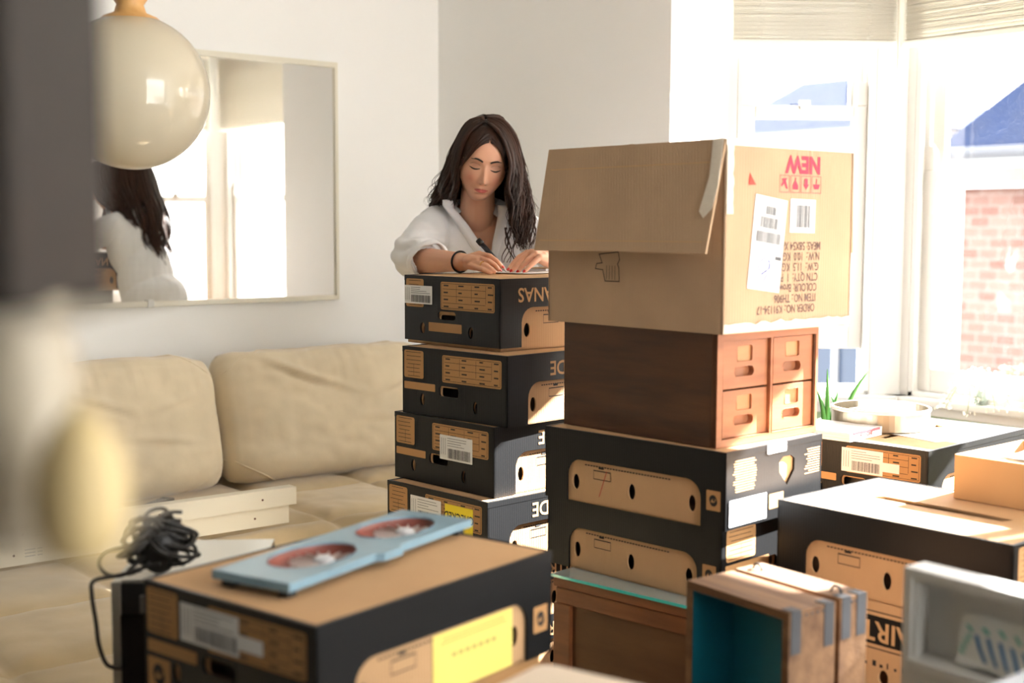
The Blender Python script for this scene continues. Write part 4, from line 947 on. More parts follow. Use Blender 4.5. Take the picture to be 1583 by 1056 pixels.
MB().tube([(0, 0, zt_+.13), (0, 0, HT-gc.z-.03)], .003, 6).build('cord', CORD, pd); MB().lathe([(.0, HT-gc.z-.035), (.04, HT-gc.z-.03), (.045, HT-gc.z), (0, HT-gc.z)], n=24).build('ceiling_rose', WHITE, pd, smooth=True)

# ================================================================== wire rack close to the camera, with a dark speaker and pale jars
def nearp(px, py, d=.64): return at(px, py, d)
s2 = nearp(60, 463); s1 = nearp(60, 815)
rk = thing('wire_rack', 'slim wire rack close by, holding the dark speaker and jars', 'rack', (nearp(-420, 500).x, nearp(-420, 500).y, 0), HEAD)
WIRE = mat('pale_wire', (214, 206, 190), rough=.4, metal=.3)
for x in (-.06, .05):
    for y in (-.10, .10): MB().tube([(x, y, 0), (x, y, 1.95)], .004, 6).build('post', WIRE, rk)
rx = (s2-rk.location).dot(_right); 
for z in (s1.z-.004, s2.z-.004, .3, 1.9):
    mb = MB()
    for k in range(9): mb.tube([(-.07, -.10+.025*k, z), (rx+.045, -.10+.025*k, z)], .0013, 5)
    mb.tube([(-.07, -.10, z), (-.07, .10, z)], .002, 5).tube([(.05, -.10, z), (.05, .10, z)], .002, 5); mb.build('shelf', WIRE, rk)
spk = thing('wooden_speaker', 'dark walnut speaker cabinet on the close wire rack', 'speaker', (s2.x, s2.y, s2.z-.0022), HEAD)
xr = (nearp(86, 300)-s2).dot(_right)
B(xr-.16, -.06, 0, xr, .08, .36).build('cabinet', wood('dark_walnut', (20, 15, 10), (28, 21, 14), rough=.6), spk, bevel=.003); B(xr-.15, -.064, .01, xr-.01, -.06, .35).build('grille', mat('brown_grille', (24, 19, 17), rough=.9), spk)
j1 = thing('cream_jar', 'tall cream stoneware jar on the close wire rack', 'jar', tuple(nearp(30, 815)-Vector((0, 0, .0022))), HEAD)
MB().lathe([(0, 0), (.028, 0), (.031, .01), (.031, .085), (.026, .105), (.027, .118), (.0, .118)], n=28).build('body', mat('cream_stoneware', (176, 166, 146), rough=.5), j1, smooth=True)
j2 = thing('yellow_gourd', 'pale yellow round gourd on the close wire rack', 'gourd', tuple(nearp(126, 790, .58)), HEAD)
j2.location.z = s1.z-.0022
MB().lathe([(0.001, 0), (.013, .002), (.020, .014), (.022, .030), (.020, .046), (.014, .060), (.008, .067), (.003, .070), (.0025, .076), (.0005, .0765)], n=24).build('body', mat('pale_yellow_gourd', (206, 184, 134), rough=.6, var=.1, vscale=20), j2, smooth=True)
# ================================================================== the woman, standing behind the stack and writing
from mathutils.bvhtree import BVHTree
_at0 = at
def at(px, py, d): return _at0(px, py, d*1.03)     # the woman stands just behind the far stack
wm = thing('person', 'woman with long dark wavy hair in white shirt writing on the top carton', 'person', tuple(at(735, 560, 4.12).xy)+(0.0,))
WO = Vector(wm.location)
SKIN = mat('skin', (198, 140, 110), rough=.5, spec=.35, sss=.12)
_a = SKIN.node_tree.nodes.new('ShaderNodeVertexColor'); _a.layer_name = 'Col'; SKIN.node_tree.links.new(_a.outputs['Color'], SKIN.node_tree.nodes['Principled BSDF'].inputs['Base Color'])
def smooth(a, b, x): t = max(0, min(1, (x-a)/(b-a))); return t*t*(3-2*t)
# ---- head in its own frame: x image right, y out of the face, z up
phi, psi, theta = R(8.0), R(9.0), R(19.0)
r0, f0, u0 = _right, -_fwdh, _up
hx = r0*cos(phi)-u0*sin(phi); hz = u0*cos(phi)+r0*sin(phi); hy = f0
hy, hx = hy*cos(psi)+hx*sin(psi), hx*cos(psi)-hy*sin(psi)
hy, hz = hy*cos(theta)-hz*sin(theta), hz*cos(theta)+hy*sin(theta)
HM = Matrix((hx, hy, hz)).transposed()
HA, HBF, HBB, HC = .0725, .088, .107, .120
EYE_Z, EYE_X = .006, .0315
H0 = at(750.5, 259, 3.80)-HM @ Vector((0, .080, EYE_Z))
def jw(Z):                           # width factor of the face by height
    return 1-.34*smooth(-.025, -.118, Z)-.02*smooth(.03, .1, Z)
def g2(x, z, cx, cz, sx, sz): return exp(-((x-cx)/sx)**2-((z-cz)/sz)**2)
def feat(X, Z):
    y = 0
    y += .0240*g2(X, Z, 0, -.034, .0100, .011)                       # tip of the nose
    y += .0125*exp(-(X/.0075)**2)*smooth(.022, -.02, Z)*smooth(-.045, -.030, Z)   # bridge
    y += .0085*(g2(X, Z, .0115, -.038, .0065, .007)+g2(X, Z, -.0115, -.038, .0065, .007))   # wings
    for s in (-1, 1):
        y -= .0135*g2(X, Z, s*.0300, EYE_Z+.003, .0175, .0120)         # sockets
        y += .0080*g2(X, Z, s*EYE_X, EYE_Z-.001, .0125, .0085)         # lids over the eyeball
        y += .0030*g2(X, Z, s*.028, EYE_Z+.023, .020, .008)            # brow
        y += .0045*g2(X, Z, s*.040, -.030, .020, .020)                 # cheeks
        y -= .0030*g2(X, Z, s*.030, -.062, .012, .014)                 # beside the mouth
    y += .0070*g2(X, Z, 0, -.0605, .021, .0055)+.0085*g2(X, Z, 0, -.0720, .018, .0062)      # lips
    y -= .0050*g2(X, Z, 0, -.0662, .020, .0022)                        # line between them
    y -= .0035*g2(X, Z, 0, -.0515, .006, .006)
    y -= .0042*g2(X, Z, 0, -.0825, .022, .006)+0                       # under the lower lip
    y += .0085*g2(X, Z, 0, -.1000, .022, .014)                         # chin
    return y
def face_y(X, Z):
    q = 1-abs(X/(HA*jw(Z)))**2.5-abs(Z/HC)**2.6
    return HBF*max(q, 0)**.42+feat(X, Z)*smooth(0, .35, q)
def head_local():
    mb = MB(); nu, nv = 150, 110
    for i in range(nv+1):
        ph = pi*(i+.0)/nv
        for j in range(nu):
            th_ = 2*pi*j/nu; x, y, z = sin(ph)*cos(th_), sin(ph)*sin(th_), cos(ph)
            # push the sphere towards a superellipse in the x-z plane
            m = (abs(x)**2.5+abs(z)**2.6+abs(y)**2.4)**(1/2.5); x, y, z = x/m, y/m, z/m
            Z = HC*z; X = HA*jw(Z)*x
            if y >= 0: Y = face_y(X, Z)
            else:
                Y = -HBB*abs(y)**1.0*(1-.42*smooth(-.02, -.10, Z)); X *= 1+.04*abs(y)
            mb.v.append(Vector((X, Y, Z)))
    for i in range(nv):
        for j in range(nu): mb.f.append((i*nu+j, (i+1)*nu+j, (i+1)*nu+(j+1) % nu, i*nu+(j+1) % nu))
    return mb
def capsule(mb, a, b, ra, rb, n=16, m=5):
    a, b = Vector(a), Vector(b); d = (b-a).normalized(); P = []; Rr = []
    for i in range(m+1): t = pi/2*(1-i/m); P.append(a-d*ra*sin(t)); Rr.append(max(ra*cos(t), 1e-4))
    for i in range(m+1): t = pi/2*i/m; P.append(b+d*rb*sin(t)); Rr.append(max(rb*cos(t), 1e-4))
    mb.tube(P, Rr, n); return mb
def chain(mb, P, rs):
    for i in range(len(P)-1): capsule(mb, P[i], P[i+1], rs[i], rs[i+1], 12, 4)
A4 = lambda p: at(*p)
CF = Matrix((_right, -_fwdh, _up)).transposed()      # figure frame: right, towards camera, up
body = MB()
hd = head_local(); k = len(body.v); body.v += [H0+HM @ v for v in hd.v]; body.f += [tuple(k+i for i in f_) for f_ in hd.f]
neck0 = H0+HM @ Vector((0, -.022, -.075)); neck1 = at(737, 352, 3.99)
capsule(body, neck0, neck1, .051, .058, 20)
chestc = at(738, 395, 4.02); pel = WO+Vector((0, 0, .955))
body.ellipsoid(chestc, (.150, .098, .175), CF, 28, 18); body.ellipsoid(at(738, 352, 4.0), (.115, .055, .045), CF, 24, 14)
capsule(body, at(700, 352, 4.0), at(770, 352, 4.02), .046, .046)
body.ellipsoid((chestc+pel)/2, (.135, .095, .20), CF, 24, 16); body.ellipsoid(pel, (.165, .115, .13), CF, 24, 16)
SR, ER, WR = at(672, 350, 3.99), at(643, 402, 3.79), at(716, 405, 3.605)
SL, EL, WL_ = at(800, 354, 4.02), at(880, 402, 3.90), at(846, 400, 3.735)
capsule(body, SR, ER, .048, .040); capsule(body, ER, WR, .042, .026); capsule(body, SL, EL, .048, .040); capsule(body, EL, WL_, .042, .026)
def hand(P, wrist, fingers, thumb, r=.0078):
    kn = [A4(f_[0]) for f_ in fingers]; c = sum(kn, Vector())/len(kn)
    for q in kn: capsule(body, wrist*.72+q*.28, q, .0165, .0105, 12, 4)
    capsule(body, wrist, c, .024, .016, 14, 4); body.ellipsoid((wrist*.4+c*.6), (.028, .022, .017), CF, 14, 10)
    for i, f_ in enumerate(fingers): chain(body, [A4(q) for q in f_], [r*1.18, r*1.05, r*.94, r*.82])
    chain(body, [A4(q) for q in thumb], [r*1.5, r*1.3, r*1.1, r*.9])
FR = [[(741, 393, 3.590), (757, 396, 3.567), (768, 404, 3.562), (775, 412, 3.565)], [(739, 400, 3.572), (755, 403.5, 3.545), (765, 410, 3.543), (771, 417, 3.548)],
      [(737, 407, 3.560), (751, 411, 3.532), (759, 416, 3.530), (764, 420, 3.533)], [(735, 413, 3.555), (747, 417, 3.528), (753, 420, 3.526), (758, 421.5, 3.528)]]
FL = [[(815, 391, 3.700), (802, 398, 3.690), (793, 408, 3.672), (787, 416, 3.662)], [(821, 390, 3.680), (808, 398.5, 3.664), (798, 410, 3.645), (792, 418, 3.640)],
      [(828, 393, 3.660), (816, 402, 3.640), (807, 412, 3.626), (802, 419, 3.622)], [(834, 398, 3.645), (825, 406, 3.624), (817, 413, 3.612), (812, 419, 3.606)]]
hand(None, WR, FR, [(727, 398, 3.615), (745, 399, 3.645), (760, 406, 3.635), (773, 414, 3.60)])
hand(None, WL_, FL, [(826, 402, 3.715), (810, 407, 3.73), (800, 412, 3.72), (792, 416, 3.70)])
# standing legs
KN = [WO+_right*s*.095-_fwdh*.03+Vector((0, 0, .49)) for s in (-1, 1)]
ANK = [WO+_right*s*.10+_fwdh*.02+Vector((0, 0, .085)) for s in (-1, 1)]
for s, kn, an in zip((-1, 1), KN, ANK):
    hp = pel+_right*s*.085+Vector((0, 0, -.04)); capsule(body, hp, kn, .085, .056, 18); capsule(body, kn, an, .052, .034, 16)
    capsule(body, an+_fwdh*.02+Vector((0, 0, -.055)), an-_fwdh*.13+Vector((0, 0, -.062)), .030, .022)
def remeshed(mb, name, voxel, iters=0):
    ob = bpy.data.objects.new(name, mb.mesh(name, None)); COL.objects.link(ob)
    md = ob.modifiers.new('r', 'REMESH'); md.mode = 'VOXEL'; md.voxel_size = voxel; md.use_smooth_shade = True
    if iters: sm = ob.modifiers.new('s', 'SMOOTH'); sm.factor = .5; sm.iterations = iters
    bpy.context.view_layer.update()
    me = bpy.data.meshes.new_from_object(ob.evaluated_get(bpy.context.evaluated_depsgraph_get()))
    old = ob.data; bpy.data.objects.remove(ob); bpy.data.meshes.remove(old); return me
me = remeshed(body, 'body', .0024, 2)
HMi = HM.inverted()
col = me.color_attributes.new('Col', 'FLOAT_COLOR', 'POINT')
base = Vector(srgb((230, 176, 146))); lipc = Vector(srgb((190, 80, 80))); lidc = Vector(srgb((150, 92, 70))); blush = Vector(srgb((220, 140, 118)))
buf = []
for v in me.vertices:
    q = HMi @ (v.co-H0); c = base.copy()
    if q.y > .02 and abs(q.x) < .08 and -.13 < q.z < .12:
        X, Z = q.x, q.z
        lw = .0225*(1-.0); zc = -.0664-.10*abs(X)*.12
        up = .0062*(1-(abs(X)/.0225)**1.8)*(1-.30*exp(-(X/.0035)**2)) if abs(X) < .0225 else 0; dn = .0080*(1-(abs(X)/.0225)**2) if abs(X) < .0225 else 0
        if up > 0 and zc-dn < Z < zc+up: c = c.lerp(lipc, .85)
        b = max(g2(X, Z, .040, -.032, .018, .018), g2(X, Z, -.040, -.032, .018, .018)); c = c.lerp(blush, .55*b)
        e = max(g2(X, Z, EYE_X, EYE_Z+.003, .016, .010), g2(X, Z, -EYE_X, EYE_Z+.003, .016, .010)); c = c.lerp(lidc, .55*e)
        c = c.lerp(Vector(srgb((120, 66, 50))), .8*max(g2(X, Z, .0075, -.0445, .0032, .0026), g2(X, Z, -.0075, -.0445, .0032, .0026)))   # nostrils
    buf += [c.x, c.y, c.z, 1.0]
    v.co = v.co-WO
col.data.foreach_set('color', buf)
me.materials.append(SKIN); bo = bpy.data.objects.new('body', me); COL.objects.link(bo); bo.parent = wm
for p_ in me.polygons: p_.use_smooth = True
def wloc(mb):
    mb.v = [Vector(v)-WO for v in mb.v]; return mb
# ---- brows, lashes, nails, bracelet, ring, earring
HAIRD = mat('dark_brow_hair', (40, 26, 20), rough=.6)
def FP(X, Z, off=.0012): return H0+HM @ Vector((X, face_y(X, Z)+off, Z))
for s in (-1, 1):
    pts = [FP(s*(.012+.034*t), EYE_Z+.0175+.0065*sin(pi*min(1, t*1.15)*.75)-.004*max(0, t-.6), .0004) for t in [i/10 for i in range(11)]]
    wloc(MB().tube(pts, [.0017+.0012*sin(pi*min(1, .25+t*.08)) if t < 8 else .0011 for t in range(11)], 6)).build('eyebrow', HAIRD, bo, smooth=True)
    pts = [FP(s*EYE_X+.0155*(2*t-1), EYE_Z-.0046-.0036*sin(pi*t), .0012) for t in [i/10 for i in range(11)]]
    wloc(MB().tube(pts, [.0009+.0017*sin(pi*i/10) for i in range(11)], 6)).build('eyelashes', HAIRD, bo, smooth=True)
    pts = [FP(s*EYE_X+.0150*(2*t-1), EYE_Z+.0040+.0042*sin(pi*t), .0002) for t in [i/10 for i in range(11)]]
    wloc(MB().tube(pts, .0006, 5)).build('eyelid_crease', mat('lid_crease', (112, 68, 52), rough=.6), bo, smooth=True)
NAIL = mat('red_nail_varnish', (214, 40, 38), rough=.2, coat=.5)
for f_ in FR[:2]+FL[:4]:
    a, b = A4(f_[2]), A4(f_[3]); d = (b-a).normalized()
    up_ = (_up-d*d.z).normalized()*.6-_fwdh*.6; up_ = (up_-d*up_.dot(d)).normalized(); sd_ = d.cross(up_)
    wloc(MB().ellipsoid(b+d*.0035+up_*.0042, (.0042, .0062, .0022), Matrix((sd_, d, up_)).transposed(), 12, 8)).build('fingernail', NAIL, bo, smooth=True)
def ring_around(c, ax, rad, thick):
    ax = ax.normalized(); a = ax.orthogonal().normalized(); b = ax.cross(a)
    return MB().tube([c+(a*cos(2*pi*i/28)+b*sin(2*pi*i/28))*rad for i in range(29)], thick, 7, cap=False)
wloc(ring_around(WR*.94+ER*.06, WR-ER, .030, .0028)).build('bracelet', mat('black_hair_tie', (28, 24, 24), rough=.7), wm, smooth=True)
q = A4(FR[2][0])*.35+A4(FR[2][1])*.65; wloc(ring_around(q, A4(FR[2][1])-A4(FR[2][0]), .0092, .0013)).build('finger_ring', mat('gold', (226, 178, 90), rough=.25, metal=1), wm, smooth=True)
wloc(MB().ellipsoid(H0+HM @ Vector((-HA*1.0, .012, -.038)), (.0045, .0045, .006), None, 12, 8)).build('earring', mat('gold', (226, 178, 90)), wm, smooth=True)
wloc(MB().ellipsoid(H0+HM @ Vector((-HA*.985, .006, -.012)), (.010, .016, .030), HM, 14, 10)).build('ear', SKIN if False else mat('ear_skin', (196, 136, 106), rough=.5), bo, smooth=True)
# ---- white shirt
SHIRT = mat('white_cotton', (248, 248, 250), rough=.85, spec=.2, sheen=.2, bump=.25, bscale=9)
sh_ = MB()
sh_.ellipsoid(chestc+_up*.005, (.172, .120, .185), CF, 30, 20); capsule(sh_, at(694, 351, 4.0), at(776, 353, 4.02), .060, .058); sh_.ellipsoid((chestc+pel)/2, (.165, .120, .21), CF, 26, 18); sh_.ellipsoid(pel+_up*.06, (.185, .14, .13), CF, 26, 16)
capsule(sh_, SR, at(640, 392, 3.83), .064, .066, 20); capsule(sh_, at(641, 394, 3.83), at(655, 402, 3.755), .066, .053, 20); capsule(sh_, SL, EL, .064, .062, 20)
sme = remeshed(sh_, 'shirt', .0042, 6)
def px_of(P):
    q = P-CAM; d = q.dot(_fwd); x = q.dot(_r2)/d*F_PX; y = -q.dot(_u2)/d*F_PX
    return 791.5+x, 528+y
Vp = [(690, 309), (776, 316), (758, 398)]
def in_tri(p, T):
    s = [(T[(i+1) % 3][0]-T[i][0])*(p[1]-T[i][1])-(T[(i+1) % 3][1]-T[i][1])*(p[0]-T[i][0]) for i in range(3)]
    return all(x >= 0 for x in s) or all(x <= 0 for x in s)
bm = bmesh.new(); bm.from_mesh(sme)
cu_ = at(648, 398, 3.80); cv_ = (at(672, 405, 3.70)-cu_).normalized()
for v in bm.verts:               # cloth folds
    n = v.normal; p_ = v.co; k = .0055*noise.noise(p_*11)+.0035*noise.noise((p_.x*26, p_.y*26, p_.z*9))
    dS = (p_-SR).length; dE = (p_-ER).length
    k += .006*exp(-(dE/.12)**2)*sin(p_.z*150+6*noise.noise(p_*9))+.005*exp(-(dS/.13)**2)*sin((p_.x-p_.y)*70+p_.z*60+5*noise.noise(p_*7))
    v.co = p_+n*k
kill = []
for f_ in bm.faces:
    c = f_.calc_center_median()
    front = f_.normal.dot(-_fwdh) > -.2
    if front and in_tri(px_of(c), Vp) and (c-CAM).dot(_fwdh) < 4.06: kill.append(f_); continue
    if (c-neck1).dot(_up) > -.01 and (Vector((c.x, c.y, 0))-Vector((neck1.x, neck1.y, 0))).length < .064: kill.append(f_); continue
    if (c-at(668, 404, 3.722)).dot(cv_) > -.014 and (c-WR).length < .30 and (c-SR).length > .2: kill.append(f_)
bmesh.ops.delete(bm, geom=kill, context='FACES')
bvh = BVHTree.FromBMesh(bm)
for v in bm.verts: v.co -= WO
bm.to_mesh(sme); bm.free(); sme.materials.clear(); sme.materials.append(SHIRT)
so_ = bpy.data.objects.new('shirt', sme); COL.objects.link(so_); so_.parent = wm
for p_ in sme.polygons: p_.use_smooth = True
sl_ = so_.modifiers.new('cloth_thickness', 'SOLIDIFY'); sl_.thickness = .0025; sl_.offset = 1
def on_shirt(px, py, off, dflt=3.93):
    d = ray(px, py).normalized(); h = bvh.ray_cast(CAM, d)
    if h[0] is None or (h[0]-CAM).dot(_fwdh) > 4.05: return at(px, py, dflt)-d*off
    return h[0]-d*off
def lapel(edge_in, edge_out, nm):
    n = 16
    def ipl(P, t):
        t *= len(P)-1; i = min(int(t), len(P)-2); a = t-i; return (P[i][0]*(1-a)+P[i+1][0]*a, P[i][1]*(1-a)+P[i+1][1]*a, P[i][2]*(1-a)+P[i+1][2]*a)
    def fn(u, v):
        a, b = ipl(edge_in, u), ipl(edge_out, u); px, py = a[0]*(1-v)+b[0]*v, a[1]*(1-v)+b[1]*v; dd = a[2]*(1-v)+b[2]*v
        return at(px, py, dd/1.03)-ray(px, py).normalized()*(.009+.007*sin(pi*v))
    mb = MB().grid(fn, n, 6); o = wloc(mb).build(nm, SHIRT, so_, smooth=True)
    m_ = o.modifiers.new('cloth_thickness', 'SOLIDIFY'); m_.thickness = .003; return o
def dsh(px, py): 
    h = bvh.ray_cast(CAM, ray(px, py).normalized()); return min(((h[0]-CAM).dot(_fwdh) if h[0] is not None else 4.05), 4.06)
def edge(P): return [(x, y, dsh(x+o_, y)) for x, y, o_ in P]
lapel(edge([(700, 309, -14), (703, 322, -10), (724, 348, -8), (742, 375, -6), (756, 400, -4)]), edge([(684, 309, 0), (684, 318, 0), (707, 350, 0), (727, 380, 0), (748, 408, 0)]), 'collar')
lapel(edge([(769, 317, 12), (770, 330, 8), (766, 352, 7), (761, 376, 5), (758, 400, 3)]), edge([(786, 318, 0), (788, 332, 0), (781, 360, 0), (773, 384, 0), (765, 410, 0)]), 'collar')
# rolled cuff
cm = MB(); cc = at(661, 403, 3.745); e1 = cv_.orthogonal().normalized(); e2 = cv_.cross(e1)
def cufff(u, v):
    t = 2*pi*u; w_ = .034*v-.012; r_ = .0565+.007*sin(pi*v)+.0025*sin(3*t+1)+.0018*sin(7*t+5*v)
    return cc+cv_*(w_+.010*cos(t))+(e1*cos(t)+e2*sin(t))*r_
co_ = wloc(cm.grid(cufff, 48, 8)).build('rolled_cuff', SHIRT, so_, smooth=True, weld=True)
_m = co_.modifiers.new('cloth_thickness', 'SOLIDIFY'); _m.thickness = .006; _m.offset = -1
# ---- dark trousers
TR = mat('black_denim', (30, 30, 34), rough=.8)
tm = MB(); tm.ellipsoid(pel-_up*.01, (.178, .128, .125), CF, 26, 16)
for s, kn, an in zip((-1, 1), KN, ANK):
    hp = pel+_right*s*.085+Vector((0, 0, -.04)); capsule(tm, hp, kn, .095, .066, 18); capsule(tm, kn, an, .062, .048, 16)
tme = remeshed(tm, 'trousers', .008, 3)
for v in tme.vertices: v.co -= WO
tme.materials.append(TR); to_ = bpy.data.objects.new('trousers', tme); COL.objects.link(to_); to_.parent = wm
for p_ in tme.polygons: p_.use_smooth = True
# ---- hair
def hairmat():
    m = mat('long_brown_hair', (34, 20, 14), rough=.5, spec=.3, rgb2=(66, 38, 24), vscale=26, stretch=(1, 1, .15))
    return m
HAIR = hairmat()
hm_ = MB()
nu, nv = 96, 70; k0 = len(hm_.v); keep = {}
for i in range(nv+1):
    ph = pi*.80*i/nv
    for j in range(nu):
        t_ = 2*pi*j/nu; x, y, z = sin(ph)*cos(t_), sin(ph)*sin(t_), cos(ph)
        m = (abs(x)**2.5+abs(z)**2.6+abs(y)**2.4)**(1/2.5); x, y, z = x/m, y/m, z/m
        Z = HC*z; X = HA*jw(Z)*x; Y = face_y(X, Z) if y >= 0 else -HBB*abs(y)*(1-.3*smooth(-.02, -.10, Z))
        q = Vector((X*1.05, Y, Z)); nrm = Vector((X/HA**2, Y/HBF**2, Z/HC**2)).normalized(); wv_ = .0015*noise.noise((x*9, y*9, z*3))
        hm_.v.append(H0+HM @ (q+nrm*(.0060+wv_)))
        keep[i, j] = not (Y > .005 and Z < .086-.080*(abs(X)/.062)**2.2)
for i in range(nv):
    for j in range(nu):
        q = [(i, j), (i+1, j), (i+1, (j+1) % nu), (i, (j+1) % nu)]
        if all(keep[c] for c in q): hm_.f.append(tuple(k0+c[0]*nu+c[1] for c in q))
G_ = dict(
 li=[(749, 189, 3.815), (728, 203, 3.80), (715, 226, 3.805), (709, 255, 3.825), (707, 285, 3.86), (702, 308, 3.92), (697, 326, 3.99), (694, 345, 4.06)],
 lo=[(748, 183, 3.90), (722, 192, 3.91), (704, 220, 3.92), (692, 250, 3.94), (682, 280, 3.97), (672, 302, 4.0), (670, 316, 4.03), (676, 335, 4.09)],
 lb=[(750, 182, 3.96), (735, 188, 4.03), (722, 222, 4.07), (712, 270, 4.10), (706, 320, 4.135), (702, 370, 4.15), (704, 410, 4.16), (708, 440, 4.165)],
 ri=[(752, 189, 3.81), (771, 205, 3.795), (783, 230, 3.80), (788, 260, 3.80), (786, 293, 3.805), (787, 325, 3.81), (795, 355, 3.81), (802, 384, 3.81)],
 ro=[(754, 183, 3.90), (778, 188, 3.90), (798, 214, 3.90), (806, 248, 3.89), (813, 283, 3.885), (820, 318, 3.875), (823, 352, 3.865), (819, 388, 3.85)],
 rb=[(752, 182, 3.96), (775, 187, 4.02), (790, 222, 4.05), (796, 270, 4.08), (798, 320, 4.11), (795, 365, 4.13), (788, 405, 4.145), (780, 435, 4.15)])
rnd = random.Random(11)
def crm(P, t):
    t *= len(P)-1; i = min(int(t), len(P)-2); a = t-i; p0, p1, p2, p3 = P[max(i-1, 0)], P[i], P[i+1], P[min(i+2, len(P)-1)]
    return tuple(.5*((2*p1[c])+(p2[c]-p0[c])*a+(2*p0[c]-5*p1[c]+4*p2[c]-p3[c])*a*a+(3*p1[c]-p0[c]-3*p2[c]+p3[c])*a**3) for c in range(3))
def lock(ga, gb, s, rad, wav, tmax=1.0, n=26, fz=0, t0=0.0):
    ph, fq = 9*s+rnd.gauss(0, .7), rnd.uniform(17, 21); ph2 = rnd.uniform(0, 6.28); jx, jy, jd = rnd.gauss(0, 1.2), rnd.gauss(0, 1.2), rnd.gauss(0, .008)
    pts, rs = [], []
    for i in range(n):
        t = t0+(tmax-t0)*i/(n-1); a, b = crm(G_[ga], t), crm(G_[gb], t); e = smooth(.25, .8, t)
        x = a[0]*(1-s)+b[0]*s+jx*e*2+wav*e*4.6*sin(fq*t+ph); y = a[1]*(1-s)+b[1]*s+jy+e*1.5*sin(fq*t*1.3+ph2); d = a[2]*(1-s)+b[2]*s+jd+wav*e*.010*sin(fq*t+ph+1.4)+fz
        pts.append(at(x, y, d)); u = i/(n-1); rs.append(rad*(.45+.55*smooth(0, .12, u))*(1-.80*smooth(.62, 1.0, u)))
    hm_.tube(pts, rs, 5)
for i in range(46): lock('li', 'lo', (i+.5)/46, .0058, .8, rnd.uniform(.90, 1.0))
for i in range(60): lock('ri', 'ro', (i+.5)/60, .0062, 1.15, rnd.uniform(.86, 1.0))
for i in range(30): lock('ri', 'ro', rnd.random(), .0055, 1.3, rnd.uniform(.8, 1.0), fz=.03)
for i in range(44): lock('lo', 'lb', (i+.5)/44, .0068, 1.0, rnd.uniform(.88, 1.0))
for i in range(44): lock('ro', 'rb', (i+.5)/44, .0068, 1.0, rnd.uniform(.88, 1.0))
for i in range(44): lock('lb', 'rb', (i+.5)/44, .0075, 1.1, rnd.uniform(.88, 1.0))
for i in range(120): lock('ri', 'ro', rnd.random(), .0012, 1.7, rnd.uniform(.75, 1.04), fz=rnd.uniform(-.012, .0))
for i in range(90): lock('li', 'lo', rnd.random()*1.05, .0011, 1.4, rnd.uniform(.7, 1.0), fz=rnd.uniform(-.01, .0))
for i in range(40): lock('lo', 'lb', rnd.uniform(-.12, .3), .0008, 2.6, rnd.uniform(.5, 1.0))
for i in range(40): lock('ro', 'rb', rnd.uniform(-.12, .3), .0008, 2.6, rnd.uniform(.5, 1.0))
# locks combed back from the hairline on both sides of the parting
for sd_, gi in ((-1, 'li'), (1, 'ri')):
    for k in range(16):
        dl = -.0035+.0016*k; pts, rs = [], []; jt = rnd.gauss(0, 1)
        for i in range(12):
            X = .003+.0625*(i/11)**.85; Z = .087-.080*(X/.062)**2.2+dl*(1-.35*i/11)
            q = Vector((sd_*X, 0, Z)); y_ = face_y(sd_*X, Z) if abs(X) < .066 else .03
            pts.append(H0+HM @ Vector((sd_*X*1.04, y_+.0065+.001*sin(i+k), Z)))
        for i in range(1, 12):
            t = .40+.55*i/11; a = crm(G_[gi], t); pts.append(at(a[0]-sd_*1.5+sd_*.35*k+2.2*sin(9*t+k*.5)*smooth(.5, .8, t), a[1], a[2]-.004+.0015*k))
        n_ = len(pts); hm_.tube(smoothp(pts, 3), [.0036*(.5+.5*smooth(0, .15, i/(3*n_-3)))*(1-.75*smooth(.65, 1, i/(3*n_-3))) for i in range(3*(n_-1)+1)], 5)
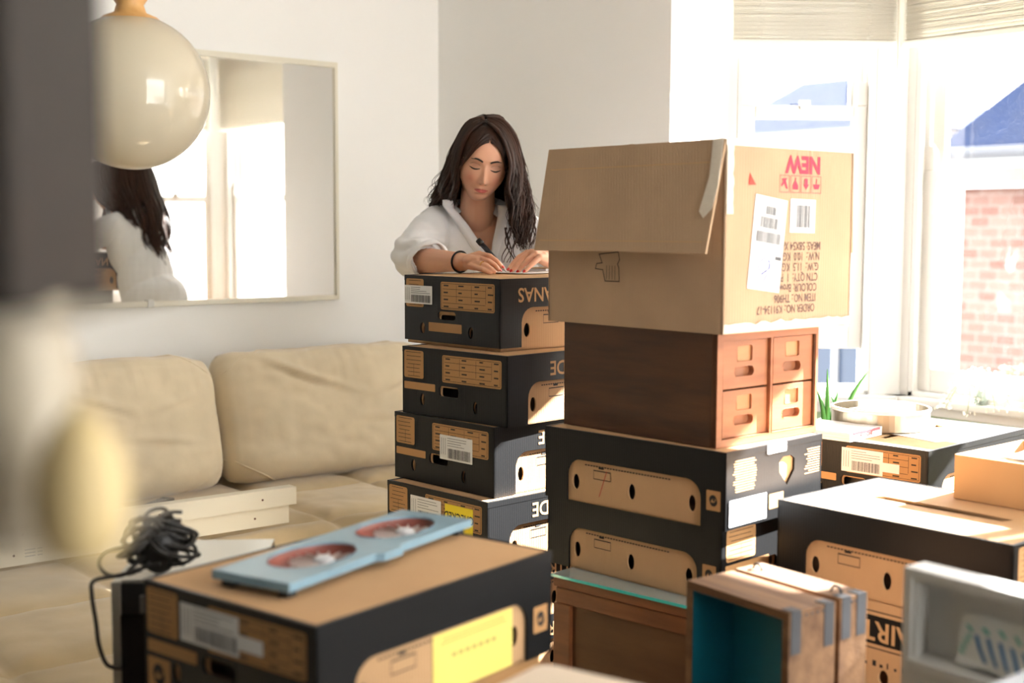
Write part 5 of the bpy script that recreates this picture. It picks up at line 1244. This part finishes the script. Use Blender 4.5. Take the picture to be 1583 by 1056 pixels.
# loose curls over the shirt
for k in range(7):
    x0, dx = 786+rnd.uniform(-4, 12), rnd.uniform(-6, 8); pts = [at(x0+dx*t+4.2*sin(7*t+k), 352+54*t, 3.80-.03*t) for t in [i/18 for i in range(19)]]
    hm_.tube(pts, [.0026*(1-.6*i/18) for i in range(19)], 5)
wloc(hm_).build('hair', HAIR, wm, smooth=True)
# ---- marker pen, paper and notebook on the carton
tip, end = at(784, 421.5, 3.585), at(739, 371, 3.625); ax_ = (end-tip); Lp = ax_.length; ax_.normalize()
pen = thing('marker_pen', 'black marker pen held in the hand of the woman', 'pen', tuple(tip)); pen.rotation_euler = ax_.to_track_quat('Z', 'Y').to_euler()
MB().lathe([(.0008, 0), (.0022, .004), (.0022, .010), (.0058, .016), (.0068, .040)], n=16).build('tip', mat('pale_pen_tip', (232, 222, 228), rough=.4), pen, smooth=True)
MB().lathe([(.0068, .040), (.0072, .05), (.0072, Lp-.014), (.0, Lp-.014)], n=16).build('barrel', mat('black_pen_barrel', (24, 24, 30), rough=.3), pen, smooth=True); MB().lathe([(.0, Lp), (.0085, Lp), (.009, Lp-.012), (.0085, Lp-.018), (.0, Lp-.018)], n=16).build('end_cap', mat('black_plastic', (34, 33, 33)), pen, smooth=True)
for k, c in enumerate(((200, 40, 44), (222, 200, 40), (230, 230, 232))): B(-.003, -.0078, Lp*.48+.012*k, .003, -.0068, Lp*.48+.012*k+.007).build('colour_mark', mat('pen_mark_%s' % 'rwy'[k] if False else ('pen_red_mark', 'pen_yellow_mark', 'pen_white_mark')[k], c, rough=.5), pen)
za = tA.location.z+.1817*KS+.0014
pc = on(818, 421, 2, za); ps = thing('writing_paper', 'white paper sheet on the top carton under the hands', 'paper', (pc.x, pc.y, za+.0014), tA.rotation_euler.z+R(6)); B(-.13, -.095, 0, .15, .105, .0012).build('sheet', PAPER, ps)
nb = on(838, 417.5, 2, za+.003); nt_ = thing('notebook', 'thin dark notebook lying behind the hands on the carton', 'notebook', (nb.x, nb.y, za+.0028), tA.rotation_euler.z+R(20)); B(-.055, -.04, 0, .055, .04, .006).build('pages', PAPER, nt_); B(-.056, -.041, .006, .056, .041, .008).build('cover', mat('tan_cover', (206, 176, 132), rough=.6), nt_)
